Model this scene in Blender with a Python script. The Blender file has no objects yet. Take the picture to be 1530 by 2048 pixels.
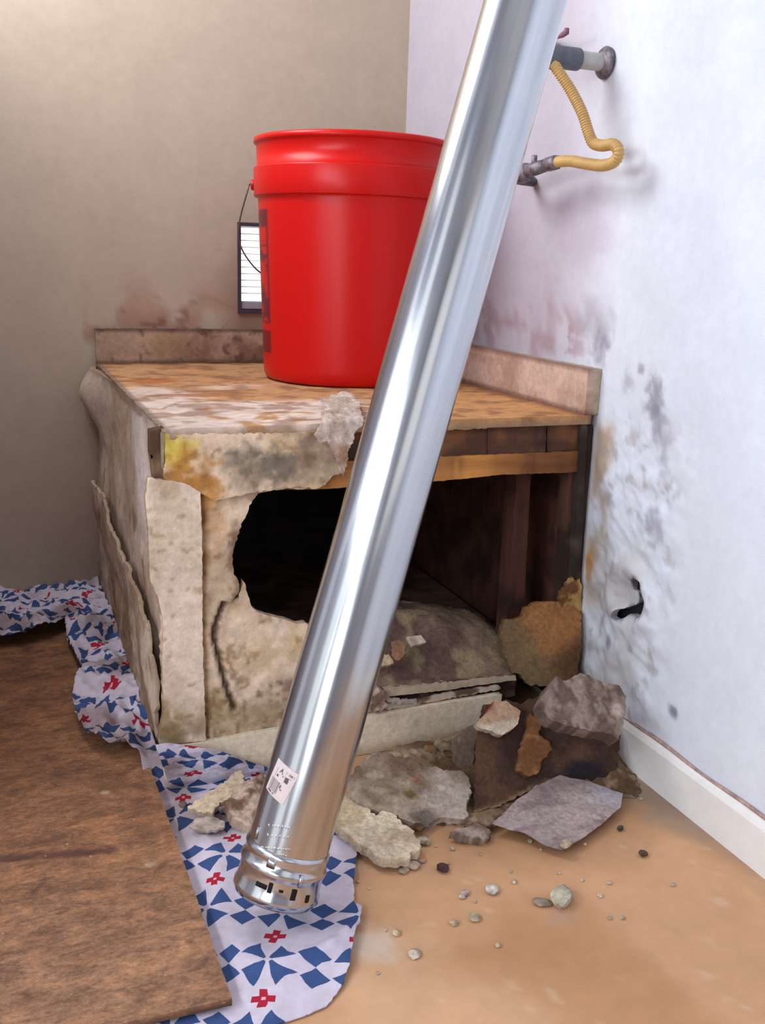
import bpy, bmesh, math, random
import numpy as np
from mathutils import Vector, Matrix
from mathutils.geometry import delaunay_2d_cdt

# ------------------------------------------------------------------ camera, world, lights, exposure
SC = bpy.context.scene
COL = SC.collection
CAM = np.array([-0.74998, -1.79722, 0.62917])
YAW, PITCH, ROLL, FPX = 0.3848, 0.2497, 0.0322, 1951.2


def cam_axes():
    f = np.array([math.sin(YAW) * math.cos(PITCH), math.cos(YAW) * math.cos(PITCH), -math.sin(PITCH)])
    r = np.array([math.cos(YAW), -math.sin(YAW), 0.])
    u = np.cross(r, f)
    c, s = math.cos(ROLL), math.sin(ROLL)
    return c * r + s * u, -s * r + c * u, f


CR, CU, CF = cam_axes()
cd = bpy.data.cameras.new('camera')
cam = bpy.data.objects.new('camera', cd)
COL.objects.link(cam)
cam.matrix_world = Matrix(((CR[0], CU[0], -CF[0], CAM[0]), (CR[1], CU[1], -CF[1], CAM[1]),
                           (CR[2], CU[2], -CF[2], CAM[2]), (0, 0, 0, 1)))
cd.sensor_fit = 'HORIZONTAL'
cd.sensor_width = 36
cd.lens = FPX / 1530 * 36
cd.clip_start = 0.02
SC.camera = cam

W_ = bpy.data.worlds.new('world')
SC.world = W_
W_.use_nodes = True
bg = W_.node_tree.nodes['Background']
bg.inputs[0].default_value = (0.93, 0.97, 1.0, 1)
bg.inputs[1].default_value = 1.3


def area(name, loc, aim, sx, sy, power, color):
    l = bpy.data.lights.new(name, 'AREA')
    l.shape = 'RECTANGLE'
    l.size, l.size_y, l.energy, l.color = sx, sy, power, color
    o = bpy.data.objects.new(name, l)
    COL.objects.link(o)
    o.location = loc
    o.rotation_euler = (Vector(aim) - Vector(loc)).to_track_quat('-Z', 'Z').to_euler()
    return o


# daylight standing in the two window openings of the left wall, and an added fill light at the rear wall, no source there
PA, PB_, PC, PD = 12.5, 22.5, 7.5, 5.5
area('window_light', (-.90, -0.32, 1.42), (-.25, -0.12, 0.98), 0.44, 0.56, PA, (0.97, 0.98, 1.0))
area('window_light', (-1.58, -1.45, .98), (0, -1.45, .98), 0.30, 1.80, PB_, (0.87, 0.93, 1.0))
area('window_light', (-1.58, -2.15, .55), (0, -1.6, .40), 0.36, 0.95, PC, (0.87, 0.93, 1.0))
area('rear_fill', (-0.6, -3.96, 1.3), (-0.6, 0, 0.9), 1.2, 1.8, PD, (1.0, 0.96, 0.90))

SC.view_settings.view_transform = 'Standard'
SC.view_settings.look = 'None'
SC.view_settings.exposure = 0.0
SC.view_settings.gamma = 1.0
SC.view_settings.use_curve_mapping = False

# ------------------------------------------------------------------ helpers
W, D, H, BS, BB = 0.577, 0.700, 0.442, 0.061, 0.059   # plinth width, depth, height, backsplash, baseboard
A = np.array


def ray(px, py):
    return CF + CR * (px - 765) / FPX + CU * (1024 - py) / FPX


def at(px, py, ax, c):
    d = ray(px, py)
    return CAM + d * ((c - CAM[ax]) / d[ax])


def on(px, py, O, N):
    d = ray(px, py)
    return CAM + d * (((O - CAM) @ N) / (d @ N))


def h3(i, j, k, s):
    n = (i * 374761393 + j * 668265263 + k * 2147483647 + s * 974711) & 0xffffffff
    n = ((n ^ (n >> 13)) * 1274126177) & 0xffffffff
    n = ((n ^ (n >> 16)) * 2246822519) & 0xffffffff
    return ((n ^ (n >> 15)) & 0xffff) / 65535.0


def vnoise(P, sc, seed=0):
    Q = np.asarray(P, float) * sc + 1000.0
    I = np.floor(Q).astype(np.int64)
    f = Q - I
    f = f * f * (3 - 2 * f)
    o = 0
    for a in (0, 1):
        for b in (0, 1):
            for c in (0, 1):
                w = (f[:, 0] if a else 1 - f[:, 0]) * (f[:, 1] if b else 1 - f[:, 1]) * (f[:, 2] if c else 1 - f[:, 2])
                o = o + w * h3(I[:, 0] + a, I[:, 1] + b, I[:, 2] + c, seed)
    return o


def fbm(P, sc, seed=0, oc=4):
    o, a, t = 0, 1.0, 0
    for k in range(oc):
        o = o + a * vnoise(P, sc * 2.03 ** k, seed + k)
        t += a
        a *= .55
    return o / t


def sm(x, a, b):
    t = np.clip((x - a) / (b - a), 0, 1)
    return t * t * (3 - 2 * t)


def mix(c, c2, m):
    return c + (A(c2, float) - c) * np.clip(m, 0, 1)[:, None]


def base(P, c):
    return np.tile(A(c, float), (len(P), 1))


def spot(P, C, r, seed=0, nz=.5, nsc=None, soft=.5, ell=None):
    """soft noisy patch round world point C"""
    d = P - A(C)
    if ell is not None:
        d = d / A(ell)
    d = np.linalg.norm(d, axis=1) / r
    d = d + nz * 2 * (fbm(P, nsc or 1.6 / r, seed) - .5)
    return 1 - sm(d, 1 - soft, 1 + soft * .4)


def line_d(P, pts):
    """distance of P to polyline pts (world)"""
    best = np.full(len(P), 9.)
    for a, b in zip(pts[:-1], pts[1:]):
        a, b = A(a), A(b)
        ab = b - a
        t = np.clip(((P - a) @ ab) / (ab @ ab), 0, 1)
        best = np.minimum(best, np.linalg.norm(P - a - t[:, None] * ab, axis=1))
    return best


def lin(c):
    c = np.clip(np.asarray(c, float) / 255, 0, 1)
    return np.where(c <= .04045, c / 12.92, ((c + .055) / 1.055) ** 2.4)


def srgb(*c):
    return tuple(lin(A(c))) + (1.,)


def inside(p, poly):
    x, y = p[:, 0], p[:, 1]
    r = np.zeros(len(p), bool)
    q = np.roll(poly, -1, 0)
    for (x1, y1), (x2, y2) in zip(poly, q):
        if y1 == y2:
            continue
        c = ((y1 > y) != (y2 > y)) & (x < (x2 - x1) * (y - y1) / (y2 - y1) + x1)
        r ^= c
    return r


def densify(poly, res, jag, rng, smooth=False):
    poly = np.asarray(poly, float)
    if smooth:
        for _ in range(2):
            q = np.roll(poly, -1, 0)
            poly = np.stack([poly * .75 + q * .25, poly * .25 + q * .75], 1).reshape(-1, 2)
    out = []
    n = len(poly)
    for i in range(n):
        a, b = poly[i], poly[(i + 1) % n]
        L = np.linalg.norm(b - a)
        k = max(1, int(round(L / res)))
        nr = A([-(b - a)[1], (b - a)[0]]) / max(L, 1e-9)
        for t in range(k):
            s = t / k
            j = 0 if jag == 0 else jag * (rng.random() * 2 - 1) * (1 if k > 1 else .5)
            out.append(a + (b - a) * s + nr * j)
    return A(out)


def mkobj(name, verts, faces, mats, parent=None, smooth=True, colors=None, uvs=None, matidx=None):
    me = bpy.data.meshes.new(name)
    me.from_pydata([tuple(v) for v in verts], [], [tuple(int(i) for i in f) for f in faces])
    for m in (mats if isinstance(mats, (list, tuple)) else [mats]):
        me.materials.append(m)
    if smooth is not False:
        me.polygons.foreach_set('use_smooth', [True] * len(me.polygons))
    if matidx is not None:
        me.polygons.foreach_set('material_index', matidx)
    if colors is not None:
        ca = me.color_attributes.new('Col', 'FLOAT_COLOR', 'POINT')
        c = np.ones((len(verts), 4))
        c[:, :3] = lin(colors)
        ca.data.foreach_set('color', c.ravel())
    if uvs is not None:
        uv = me.uv_layers.new(name='fabric')
        li = np.zeros(len(me.loops), int)
        me.loops.foreach_get('vertex_index', li)
        uv.data.foreach_set('uv', np.asarray(uvs)[li].ravel())
    me.update()
    o = bpy.data.objects.new(name, me)
    COL.objects.link(o)
    if parent:
        o.parent = parent
        o.matrix_parent_inverse = Matrix.Translation(-parent.location)
    return o


def sheet(name, poly, fr, mat, res=.004, holes=(), thick=.003, disp=None, col=None, parent=None, jag=0., hjag=None,
          seed=1, mapfn=None, grid=True, pts=None, uvf=None, warp=None, smooth_poly=False, side=None):
    """slab traced as polygon(s) in a plane frame (O,U,V,N); relief and colour computed per vertex; real thickness"""
    rng = np.random.default_rng(seed)
    O, U, V, N = fr
    outer = densify(poly, res, jag, rng, smooth_poly)
    hs = [densify(h, res, jag if hjag is None else hjag, rng) for h in holes]
    if grid:
        lo, hi = outer.min(0), outer.max(0)
        gx = np.arange(lo[0], hi[0] + res, res)
        gy = np.arange(lo[1], hi[1] + res, res)
        g = np.stack(np.meshgrid(gx, gy, indexing='ij'), -1)
        g = g + (rng.random(g.shape) - .5) * res * .3
        g = g.reshape(-1, 2)
    else:
        g = np.zeros((0, 2))
    if pts is not None:
        g = np.vstack([g, pts])
    if len(g):
        k = inside(g, outer)
        for h in hs:
            k &= ~inside(g, h)
        g = g[k]
        # drop points too near to a boundary
        B = np.vstack([outer] + hs)
        cell = res * .45
        keys = set(map(tuple, np.floor(B / (res * .6)).astype(int)))
        gk = np.floor(g / (res * .6)).astype(int)
        g = g[[tuple(q) not in keys for q in gk]]
    vs = [outer] + hs
    edges, off = [], 0
    for b in vs:
        n = len(b)
        edges += [(off + i, off + (i + 1) % n) for i in range(n)]
        off += n
    allp = np.vstack(vs + [g])
    r = delaunay_2d_cdt([Vector(p) for p in allp], edges, [], 0, 1e-7)
    P2 = A([tuple(v) for v in r[0]])
    F = A([f for f in r[2] if len(f) == 3])
    cen = P2[F].mean(1)
    k = inside(cen, outer)
    for h in hs:
        k &= ~inside(cen, h)
    F = F[k]
    used = np.unique(F)
    re = -np.ones(len(P2), int)
    re[used] = np.arange(len(used))
    P2, F = P2[used], re[F]
    a = P2[F]
    area2 = (a[:, 1, 0] - a[:, 0, 0]) * (a[:, 2, 1] - a[:, 0, 1]) - (a[:, 1, 1] - a[:, 0, 1]) * (a[:, 2, 0] - a[:, 0, 0])
    F[area2 < 0] = F[area2 < 0][:, ::-1]
    if mapfn:
        P = mapfn(P2)
        e1, e2 = P[F[:, 1]] - P[F[:, 0]], P[F[:, 2]] - P[F[:, 0]]
        fn = np.cross(e1, e2)
        NN = np.zeros_like(P)
        for q in range(3):
            np.add.at(NN, F[:, q], fn)
        NN /= np.linalg.norm(NN, axis=1)[:, None] + 1e-12
    else:
        P = O + P2[:, :1] * U + P2[:, 1:] * V
        NN = np.tile(N, (len(P), 1))
    P0 = P.copy()
    if disp is not None:
        P = P + NN * disp(P0, P2)[:, None]
    if warp is not None:
        P = warp(P, P0, P2)
    Bk = P - NN * thick
    n = len(P)
    ec = {}
    for f in F:
        for i in range(3):
            e = (f[i], f[(i + 1) % 3])
            ec[e] = 1
    faces = [tuple(f) for f in F] + [tuple(f[::-1] + n) for f in F]
    for (i, j) in ec:
        if (j, i) not in ec:
            faces.append((i, i + n, j + n, j))
    colors = None
    if col is not None:
        c = col(P0)
        s = c if side is None else base(P0, side)
        colors = np.vstack([c, s * .92])
    uvs = None
    if uvf is not None:
        uvs = uvf(P0, P2)
        uvs = np.vstack([uvs, uvs])
    o = mkobj(name, np.vstack([P, Bk]), faces, mat, parent, True, colors, uvs)
    me = o.data
    sh = np.zeros(len(me.edges), bool)
    # crisp rim
    rim = {tuple(sorted(e)) for e in ec if (e[1], e[0]) not in ec}
    rim |= {(a + n, b + n) for a, b in rim}
    for e in me.edges:
        v = tuple(sorted(e.vertices))
        if v in rim:
            e.use_edge_sharp = True
    return o


YP = lambda c: (A([0, c, 0.]), A([1., 0, 0]), A([0, 0, 1.]), A([0, -1., 0]))     # plane Y=c facing the camera
XP = lambda c: (A([c, 0, 0.]), A([0, -1., 0]), A([0, 0, 1.]), A([-1., 0, 0]))    # plane X=c facing -X
ZP = lambda c: (A([0, 0, c]), A([1., 0, 0]), A([0, 1., 0]), A([0, 0, 1.]))       # plane Z=c facing up


def uvpoly(px, fr):
    O, U, V, N = fr
    return [((p := on(x, y, O, N) - O) @ U, p @ V) for x, y in px]


def lean(pa, pb, z, ang, up=0.):
    """plane through the floor line of pixels pa-pb at height z, leaning back; ang = degrees from horizontal"""
    a, b = at(*pa, 2, z), at(*pb, 2, z)
    U = (b - a) / np.linalg.norm(b - a)
    back = np.cross(A([0, 0, 1.]), U)
    t = math.radians(ang)
    V = back * math.cos(t) + A([0, 0, 1.]) * math.sin(t)
    N = np.cross(U, V)
    return (a + N * up, U, V, N)


def box(name, lo, hi, mat, parent=None, bev=.002, col=None, R=None, seg=2, piv=None):
    bm = bmesh.new()
    bmesh.ops.create_cube(bm, size=1)
    lo, hi = A(lo, float), A(hi, float)
    for v in bm.verts:
        v.co = Vector((lo + hi) / 2) + Vector((v.co.x * (hi - lo)[0], v.co.y * (hi - lo)[1], v.co.z * (hi - lo)[2]))
    if bev:
        bmesh.ops.bevel(bm, geom=bm.edges[:], offset=bev, segments=seg, affect='EDGES', profile=.6)
    if R is not None:
        bmesh.ops.rotate(bm, verts=bm.verts, cent=Vector(piv if piv is not None else (lo + hi) / 2), matrix=R)
    me = bpy.data.meshes.new(name)
    bm.to_mesh(me)
    bm.free()
    me.materials.append(mat)
    if col is not None:
        ca = me.color_attributes.new('Col', 'FLOAT_COLOR', 'POINT')
        V = A([tuple(v.co) for v in me.vertices])
        c = np.ones((len(V), 4))
        c[:, :3] = lin(col(V) if callable(col) else base(V, col))
        ca.data.foreach_set('color', c.ravel())
    o = bpy.data.objects.new(name, me)
    COL.objects.link(o)
    if parent:
        o.parent = parent
        o.matrix_parent_inverse = Matrix.Translation(-parent.location)
    return o


def tube_mesh(pts, rad, seg=16, radf=None):
    pts = [A(p, float) for p in pts]
    V, F = [], []
    n = len(pts)
    T = [(pts[min(i + 1, n - 1)] - pts[max(i - 1, 0)]) for i in range(n)]
    T = [t / np.linalg.norm(t) for t in T]
    up = A([0, 0, 1.]) if abs(T[0][2]) < .9 else A([1., 0, 0])
    nrm = np.cross(T[0], up)
    nrm /= np.linalg.norm(nrm)
    for i in range(n):
        nrm = nrm - T[i] * (nrm @ T[i])
        nrm /= np.linalg.norm(nrm)
        b = np.cross(T[i], nrm)
        r = radf(i) if radf else rad
        for s in range(seg):
            a = 2 * math.pi * s / seg
            V.append(pts[i] + (nrm * math.cos(a) + b * math.sin(a)) * r)
    for i in range(n - 1):
        for s in range(seg):
            F.append((i * seg + s, i * seg + (s + 1) % seg, (i + 1) * seg + (s + 1) % seg, (i + 1) * seg + s))
    F.append(tuple(range(seg))[::-1])
    F.append(tuple((n - 1) * seg + s for s in range(seg)))
    return V, F


def tube(name, pts, rad, mat, parent=None, seg=16, radf=None):
    V, F = tube_mesh(pts, rad, seg, radf)
    return mkobj(name, V, F, mat, parent)


def spline(P, n=8):
    P = [A(p, float) for p in P]
    P = [2 * P[0] - P[1]] + P + [2 * P[-1] - P[-2]]
    out = []
    for i in range(1, len(P) - 2):
        for k in range(n):
            t = k / n
            out.append(.5 * ((2 * P[i]) + (P[i + 1] - P[i - 1]) * t + (2 * P[i - 1] - 5 * P[i] + 4 * P[i + 1] - P[i + 2]) * t * t
                             + (3 * P[i] - P[i - 1] - 3 * P[i + 1] + P[i + 2]) * t ** 3))
    out.append(P[-2])
    return out


def lathe(name, prof, O, AX, mat, parent=None, seg=72, a0=0, ref=None, colf=None, closed=False):
    """prof: list of (radius, height along axis)"""
    AX = A(AX, float) / np.linalg.norm(AX)
    e1 = np.cross(AX, A([0, 1., 0]) if ref is None else ref)
    e1 /= np.linalg.norm(e1)
    e2 = np.cross(AX, e1)
    V, F = [], []
    for r, h in prof:
        for s in range(seg):
            a = 2 * math.pi * s / seg
            V.append(O + AX * h + (e1 * math.cos(a) + e2 * math.sin(a)) * r)
    for i in range(len(prof) - 1):
        for s in range(seg):
            F.append((i * seg + s, i * seg + (s + 1) % seg, (i + 1) * seg + (s + 1) % seg, (i + 1) * seg + s))
    cols = colf(A(V)) if colf else None
    return mkobj(name, V, F, mat, parent, colors=cols)


def empty(name, loc):
    o = bpy.data.objects.new(name, None)
    COL.objects.link(o)
    o.location = tuple(loc)
    o.empty_display_size = .05
    return o


def tag(o, label=None, cat=None, group=None, kind=None):
    if label: o['label'] = label
    if cat: o['category'] = cat
    if group: o['group'] = group
    if kind: o['kind'] = kind
    return o


# ------------------------------------------------------------------ materials
class NT:
    def __init__(s, name):
        s.m = bpy.data.materials.new(name)
        s.m.use_nodes = True
        s.t = s.m.node_tree
        s.b = s.t.nodes['Principled BSDF']

    def n(s, typ, **kw):
        x = s.t.nodes.new(typ)
        for k, v in kw.items():
            setattr(x, k, v)
        return x

    def l(s, a, b):
        s.t.links.new(a, b)

    def put(s, sock, v):
        if hasattr(v, 'is_linked') or isinstance(v, bpy.types.NodeSocket):
            s.l(v, sock)
        else:
            sock.default_value = v

    def math(s, op, a, b=None, c=None, clamp=False):
        x = s.n('ShaderNodeMath', operation=op, use_clamp=clamp)
        s.put(x.inputs[0], a)
        if b is not None: s.put(x.inputs[1], b)
        if c is not None: s.put(x.inputs[2], c)
        return x.outputs[0]

    def noise(s, scale, detail=4, rough=.6, vec=None, dist=0.):
        x = s.n('ShaderNodeTexNoise')
        x.inputs['Scale'].default_value = scale
        x.inputs['Detail'].default_value = detail
        x.inputs['Roughness'].default_value = rough
        x.inputs['Distortion'].default_value = dist
        if vec is not None: s.l(vec, x.inputs['Vector'])
        return x.outputs['Fac']

    def pos(s, scale=(1, 1, 1)):
        g = s.n('ShaderNodeNewGeometry')
        if scale == (1, 1, 1):
            return g.outputs['Position']
        m = s.n('ShaderNodeMapping')
        m.inputs['Scale'].default_value = scale
        s.l(g.outputs['Position'], m.inputs['Vector'])
        return m.outputs[0]

    def ramp(s, fac, stops):
        r = s.n('ShaderNodeValToRGB')
        e = r.color_ramp.elements
        while len(e) < len(stops): e.new(.5)
        for q, (p, c) in zip(e, stops):
            q.position = p
            q.color = c
        s.l(fac, r.inputs[0])
        return r.outputs[0]

    def mixc(s, fac, a, b, mode='MIX'):
        x = s.n('ShaderNodeMix', data_type='RGBA', blend_type=mode)
        s.put(x.inputs['Factor'], fac)
        s.put(x.inputs['A'], a)
        s.put(x.inputs['B'], b)
        return x.outputs['Result']

    def bump(s, h, strength, dist=.001):
        x = s.n('ShaderNodeBump')
        x.inputs['Strength'].default_value = strength
        x.inputs['Distance'].default_value = dist
        s.l(h, x.inputs['Height'])
        s.l(x.outputs[0], s.b.inputs['Normal'])


G = lambda v: (v, v, v, 1.)


def col_mat(name, rough=.85, amt=.25, sc=120, bsc=260, bstr=.4, bdist=.0015, stretch=(1, 1, 1), spec=.3):
    """colour attribute x fine procedural mottling, with fine relief"""
    k = NT(name)
    a = k.n('ShaderNodeAttribute', attribute_name='Col')
    p = k.pos(stretch)
    n1 = k.noise(sc, 5, .65, p)
    f = k.ramp(n1, [(.3, G(1 - amt)), (.7, G(1 + amt * .6))])
    c = k.mixc(1., a.outputs['Color'], f, 'MULTIPLY')
    n0 = k.noise(14, 3, .6, p)
    f0 = k.ramp(n0, [(.35, G(1 - amt * .5)), (.65, G(1.04))])
    c = k.mixc(1., c, f0, 'MULTIPLY')
    k.l(c, k.b.inputs['Base Color'])
    k.b.inputs['Roughness'].default_value = rough
    k.b.inputs['Specular IOR Level'].default_value = spec
    k.bump(k.noise(bsc, 5, .7, p), bstr, bdist)
    return k.m


def flat_mat(name, rgb, rough=.5, metal=0., amt=.1, sc=60, bstr=.1, bsc=300, spec=.4):
    k = NT(name)
    n1 = k.noise(sc, 4, .6, k.pos())
    c = k.ramp(n1, [(.3, tuple(v * (1 - amt) for v in srgb(*rgb)[:3]) + (1,)), (.7, tuple(min(1, v * (1 + amt)) for v in srgb(*rgb)[:3]) + (1,))])
    k.l(c, k.b.inputs['Base Color'])
    k.b.inputs['Roughness'].default_value = rough
    k.b.inputs['Metallic'].default_value = metal
    k.b.inputs['Specular IOR Level'].default_value = spec
    if bstr: k.bump(k.noise(bsc, 4, .6, k.pos()), bstr)
    return k.m


M = {}
M['stucco'] = col_mat('stucco', .9, .20, 110, 240, .7, .002)
M['wallpaint'] = col_mat('wall_paint', .75, .05, 60, 130, .25, .0012, spec=.25)
M['wood'] = col_mat('weathered_wood', .8, .35, 60, 160, .5, .001, (.12, 1, 1))
M['woodv'] = col_mat('upright_wood', .85, .35, 60, 160, .5, .001, (1, 1, .12))
M['top'] = col_mat('worn_particle_board', .75, .28, 90, 220, .45, .0012, (.6, 1, 1))
M['floor'] = col_mat('plywood_subfloor', .6, .07, 40, 220, .12, .0008, spec=.4)
M['rubble'] = col_mat('broken_plaster', .95, .38, 170, 300, .9, .002)
M['trim'] = flat_mat('white_trim_paint', (228, 226, 224), .45, amt=.03)
M['white'] = flat_mat('white_slat_paint', (235, 235, 235), .5, amt=.02, bstr=0)
M['dark'] = flat_mat('dark_cavity', (22, 18, 20), .95)
M['darkframe'] = flat_mat('dark_metal_frame', (62, 52, 66), .6)
M['wire'] = flat_mat('steel_wire', (120, 112, 110), .35, .8, bstr=0)
M['fitting'] = flat_mat('corroded_fitting', (120, 112, 118), .5, .5, .5, 130, .5, 150)
M['cap'] = flat_mat('grey_pipe_coupling', (96, 98, 108), .55, .3, .2, 90, .3)
M['pvc'] = flat_mat('galvanised_stub', (176, 174, 172), .5, .2, .1, 60, .2)
M['gas'] = flat_mat('yellow_coated_hose', (196, 158, 98), .5, 0, .08, 60, 0)


def red_plastic():
    k = NT('orange_red_plastic')
    k.b.inputs['Base Color'].default_value = srgb(226, 30, 18)
    k.b.inputs['Roughness'].default_value = .32
    k.b.inputs['Specular IOR Level'].default_value = .24
    k.b.inputs['Subsurface Weight'].default_value = .0
    k.bump(k.noise(55, 3, .5, k.pos()), .06, .002)
    a = k.n('ShaderNodeAttribute', attribute_name='Col')
    k.l(a.outputs['Color'], k.b.inputs['Base Color'])
    return k.m


M['red'] = red_plastic()


def galv():
    k = NT('brushed_galvanised_steel')
    tc = k.n('ShaderNodeTexCoord')
    mp = k.n('ShaderNodeMapping')
    mp.inputs['Scale'].default_value = (1, 1, .03)
    k.l(tc.outputs['Object'], mp.inputs['Vector'])
    n1 = k.noise(160, 3, .6, mp.outputs[0])
    n2 = k.noise(16, 3, .6, tc.outputs['Object'])
    c = k.ramp(n1, [(.3, G(.56)), (.7, G(.66))])
    c = k.mixc(1., c, k.ramp(n2, [(.3, (.88, .92, .99, 1)), (.7, (.95, .98, 1, 1))]), 'MULTIPLY')
    k.l(c, k.b.inputs['Base Color'])
    k.b.inputs['Metallic'].default_value = 1.
    r = k.math('MULTIPLY_ADD', n1, .06, .13)
    r = k.math('MULTIPLY_ADD', n2, .06, r)
    k.l(r, k.b.inputs['Roughness'])
    k.bump(n1, .05, .0006)
    return k.m


M['galv'] = galv()


def osb():
    k = NT('strand_board')
    a = k.n('ShaderNodeAttribute', attribute_name='Col')
    g = k.n('ShaderNodeNewGeometry')
    mp = k.n('ShaderNodeMapping')
    mp.inputs['Rotation'].default_value = (0, 0, -.35)
    mp.inputs['Scale'].default_value = (.6, 1.35, 1)
    k.l(g.outputs['Position'], mp.inputs['Vector'])
    n1 = k.noise(42, 6, .7, mp.outputs[0], .6)
    n2 = k.noise(150, 4, .7, mp.outputs[0])
    n3 = k.noise(16, 4, .65, g.outputs['Position'])
    c = k.ramp(n1, [(.28, (.40, .34, .33, 1)), (.46, (.84, .80, .77, 1)), (.68, (1.36, 1.26, 1.12, 1))])
    c = k.mixc(1., a.outputs['Color'], c, 'MULTIPLY')
    c = k.mixc(1., c, k.ramp(n2, [(.3, G(.62)), (.7, G(1.25))]), 'MULTIPLY')
    n5 = k.noise(330, 3, .7, g.outputs['Position'])
    c = k.mixc(1., c, k.ramp(n5, [(.3, G(.75)), (.7, G(1.2))]), 'MULTIPLY')
    c = k.mixc(1., c, k.ramp(n3, [(.32, (.70, .66, .64, 1)), (.66, (1.15, 1.12, 1.08, 1))]), 'MULTIPLY')
    n4 = k.noise(230, 2, .5, g.outputs['Position'])
    c = k.mixc(k.ramp(n4, [(.70, G(0)), (.76, G(.6))]), c, srgb(205, 190, 170))
    k.l(c, k.b.inputs['Base Color'])
    k.b.inputs['Roughness'].default_value = .8
    k.bump(k.math('ADD', n1, n2), .5, .0012)
    return k.m


M['osb'] = osb()


def fabric():
    """white cotton printed with blue pinwheels and diamonds and small red crosses (flat print)"""
    k = NT('printed_cotton')
    uv = k.n('ShaderNodeUVMap', uv_map='fabric')
    sp = k.n('ShaderNodeSeparateXYZ')
    k.l(uv.outputs[0], sp.inputs[0])
    x, y = sp.outputs[0], sp.outputs[1]
    m = k.math

    def AND(a, b): return m('MULTIPLY', a, b)
    def OR(a, b): return m('MAXIMUM', a, b)
    def LT(a, b): return m('LESS_THAN', a, b)
    def GT(a, b): return m('GREATER_THAN', a, b)

    def cellc(ox, oy):
        fx = m('SUBTRACT', m('FRACT', m('ADD', x, ox)), .5)
        fy = m('SUBTRACT', m('FRACT', m('ADD', y, oy)), .5)
        return fx, fy

    # pinwheel: four blades along the cell diagonals, truncated kites
    fx, fy = cellc(0., 0.)
    ax_, ay_ = m('ABSOLUTE', fx), m('ABSOLUTE', fy)
    p = m('MULTIPLY', m('ADD', ax_, ay_), .7071)
    q = m('ABSOLUTE', m('MULTIPLY', m('SUBTRACT', ax_, ay_), .7071))
    wid = m('MULTIPLY', p, .46)
    blade = AND(AND(GT(p, .05), LT(p, .32)), LT(q, wid))
    # pairs of squares that touch at a corner, between the pinwheels
    gx, gy = cellc(.5, 0.)
    d1 = m('ADD', m('ABSOLUTE', gx), m('ABSOLUTE', m('SUBTRACT', m('ABSOLUTE', gy), .16)))
    diam = LT(d1, .158)
    blue = OR(blade, diam)
    # red crosses
    def cross(ox, oy):
        cx, cy = cellc(ox, oy)
        cx, cy = m('ABSOLUTE', cx), m('ABSOLUTE', cy)
        arm1 = AND(LT(cx, .046), LT(cy, .13))
        arm2 = AND(LT(cy, .046), LT(cx, .13))
        arm = OR(arm1, arm2)
        core = AND(LT(cx, .022), LT(cy, .022))
        return AND(arm, m('SUBTRACT', 1., core)), core
    r1, c1 = cross(.0, .5)
    red = r1
    n = k.noise(900, 2, .5, uv.outputs[0])
    n2 = k.noise(6, 3, .6, uv.outputs[0])
    c = k.mixc(blue, srgb(206, 196, 211), srgb(62, 84, 132))
    c = k.mixc(c1, c, srgb(222, 170, 180))
    c = k.mixc(red, c, srgb(172, 38, 60))
    c = k.mixc(1., c, k.ramp(n2, [(.3, (.86, .84, .82, 1)), (.65, (1, 1, 1, 1))]), 'MULTIPLY')
    a = k.n('ShaderNodeAttribute', attribute_name='Col')
    c = k.mixc(1., c, a.outputs['Color'], 'MULTIPLY')
    k.l(c, k.b.inputs['Base Color'])
    k.b.inputs['Roughness'].default_value = .92
    k.b.inputs['Specular IOR Level'].default_value = .15
    k.bump(n, .15, .0004)
    return k.m


M['fabric'] = fabric()

# ------------------------------------------------------------------ setting
# floor of plywood
def fl_col(P):
    c = base(P, (205, 158, 118))
    c = mix(c, (186, 136, 92), sm(fbm(P, 3.2, 5), .42, .62) * .7)
    c = mix(c, (216, 176, 142), spot(P, at(900, 2040, 2, 0), .12, 9, .5) * .55)
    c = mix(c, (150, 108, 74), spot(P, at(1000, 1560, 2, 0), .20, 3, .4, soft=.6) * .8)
    c = mix(c, (216, 196, 180), spot(P, at(735, 1890, 2, 0), .028, 4, .7, 60) * .75)
    c = mix(c, (216, 196, 176), spot(P, at(690, 1735, 2, 0), .025, 14, .8, 60) * .7)
    c = mix(c, (150, 132, 116), spot(P, at(1330, 1600, 2, 0), .05, 24, .5, 30, ell=(1, 2.2, 1)) * .7)
    c = mix(c, (150, 125, 112), np.clip(1 - np.abs(P[:, 0] + .012) / .03, 0, 1) * (P[:, 1] < -.8) * fbm(P, 40, 7) * .9)
    c = mix(c, (186, 150, 130), spot(P, at(1120, 1830, 2, 0), .02, 33, .5, 60) * .5)
    c = mix(c, (226, 205, 180), sm(fbm(P, 60, 61, 2), .80, .86) * .3 * sm(-P[:, 1], .5, .9))
    return c


g1 = np.stack(np.meshgrid(np.arange(-.85, .02, .007), np.arange(-1.35, -.68, .007)), -1).reshape(-1, 2)
o = sheet('floor', [(-1.6, -4), (.012, -4), (.012, .01), (-1.6, .01)], ZP(0), M['floor'], res=.4, thick=.03, grid=False, pts=g1, col=fl_col)
tag(o, kind='structure')


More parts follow.
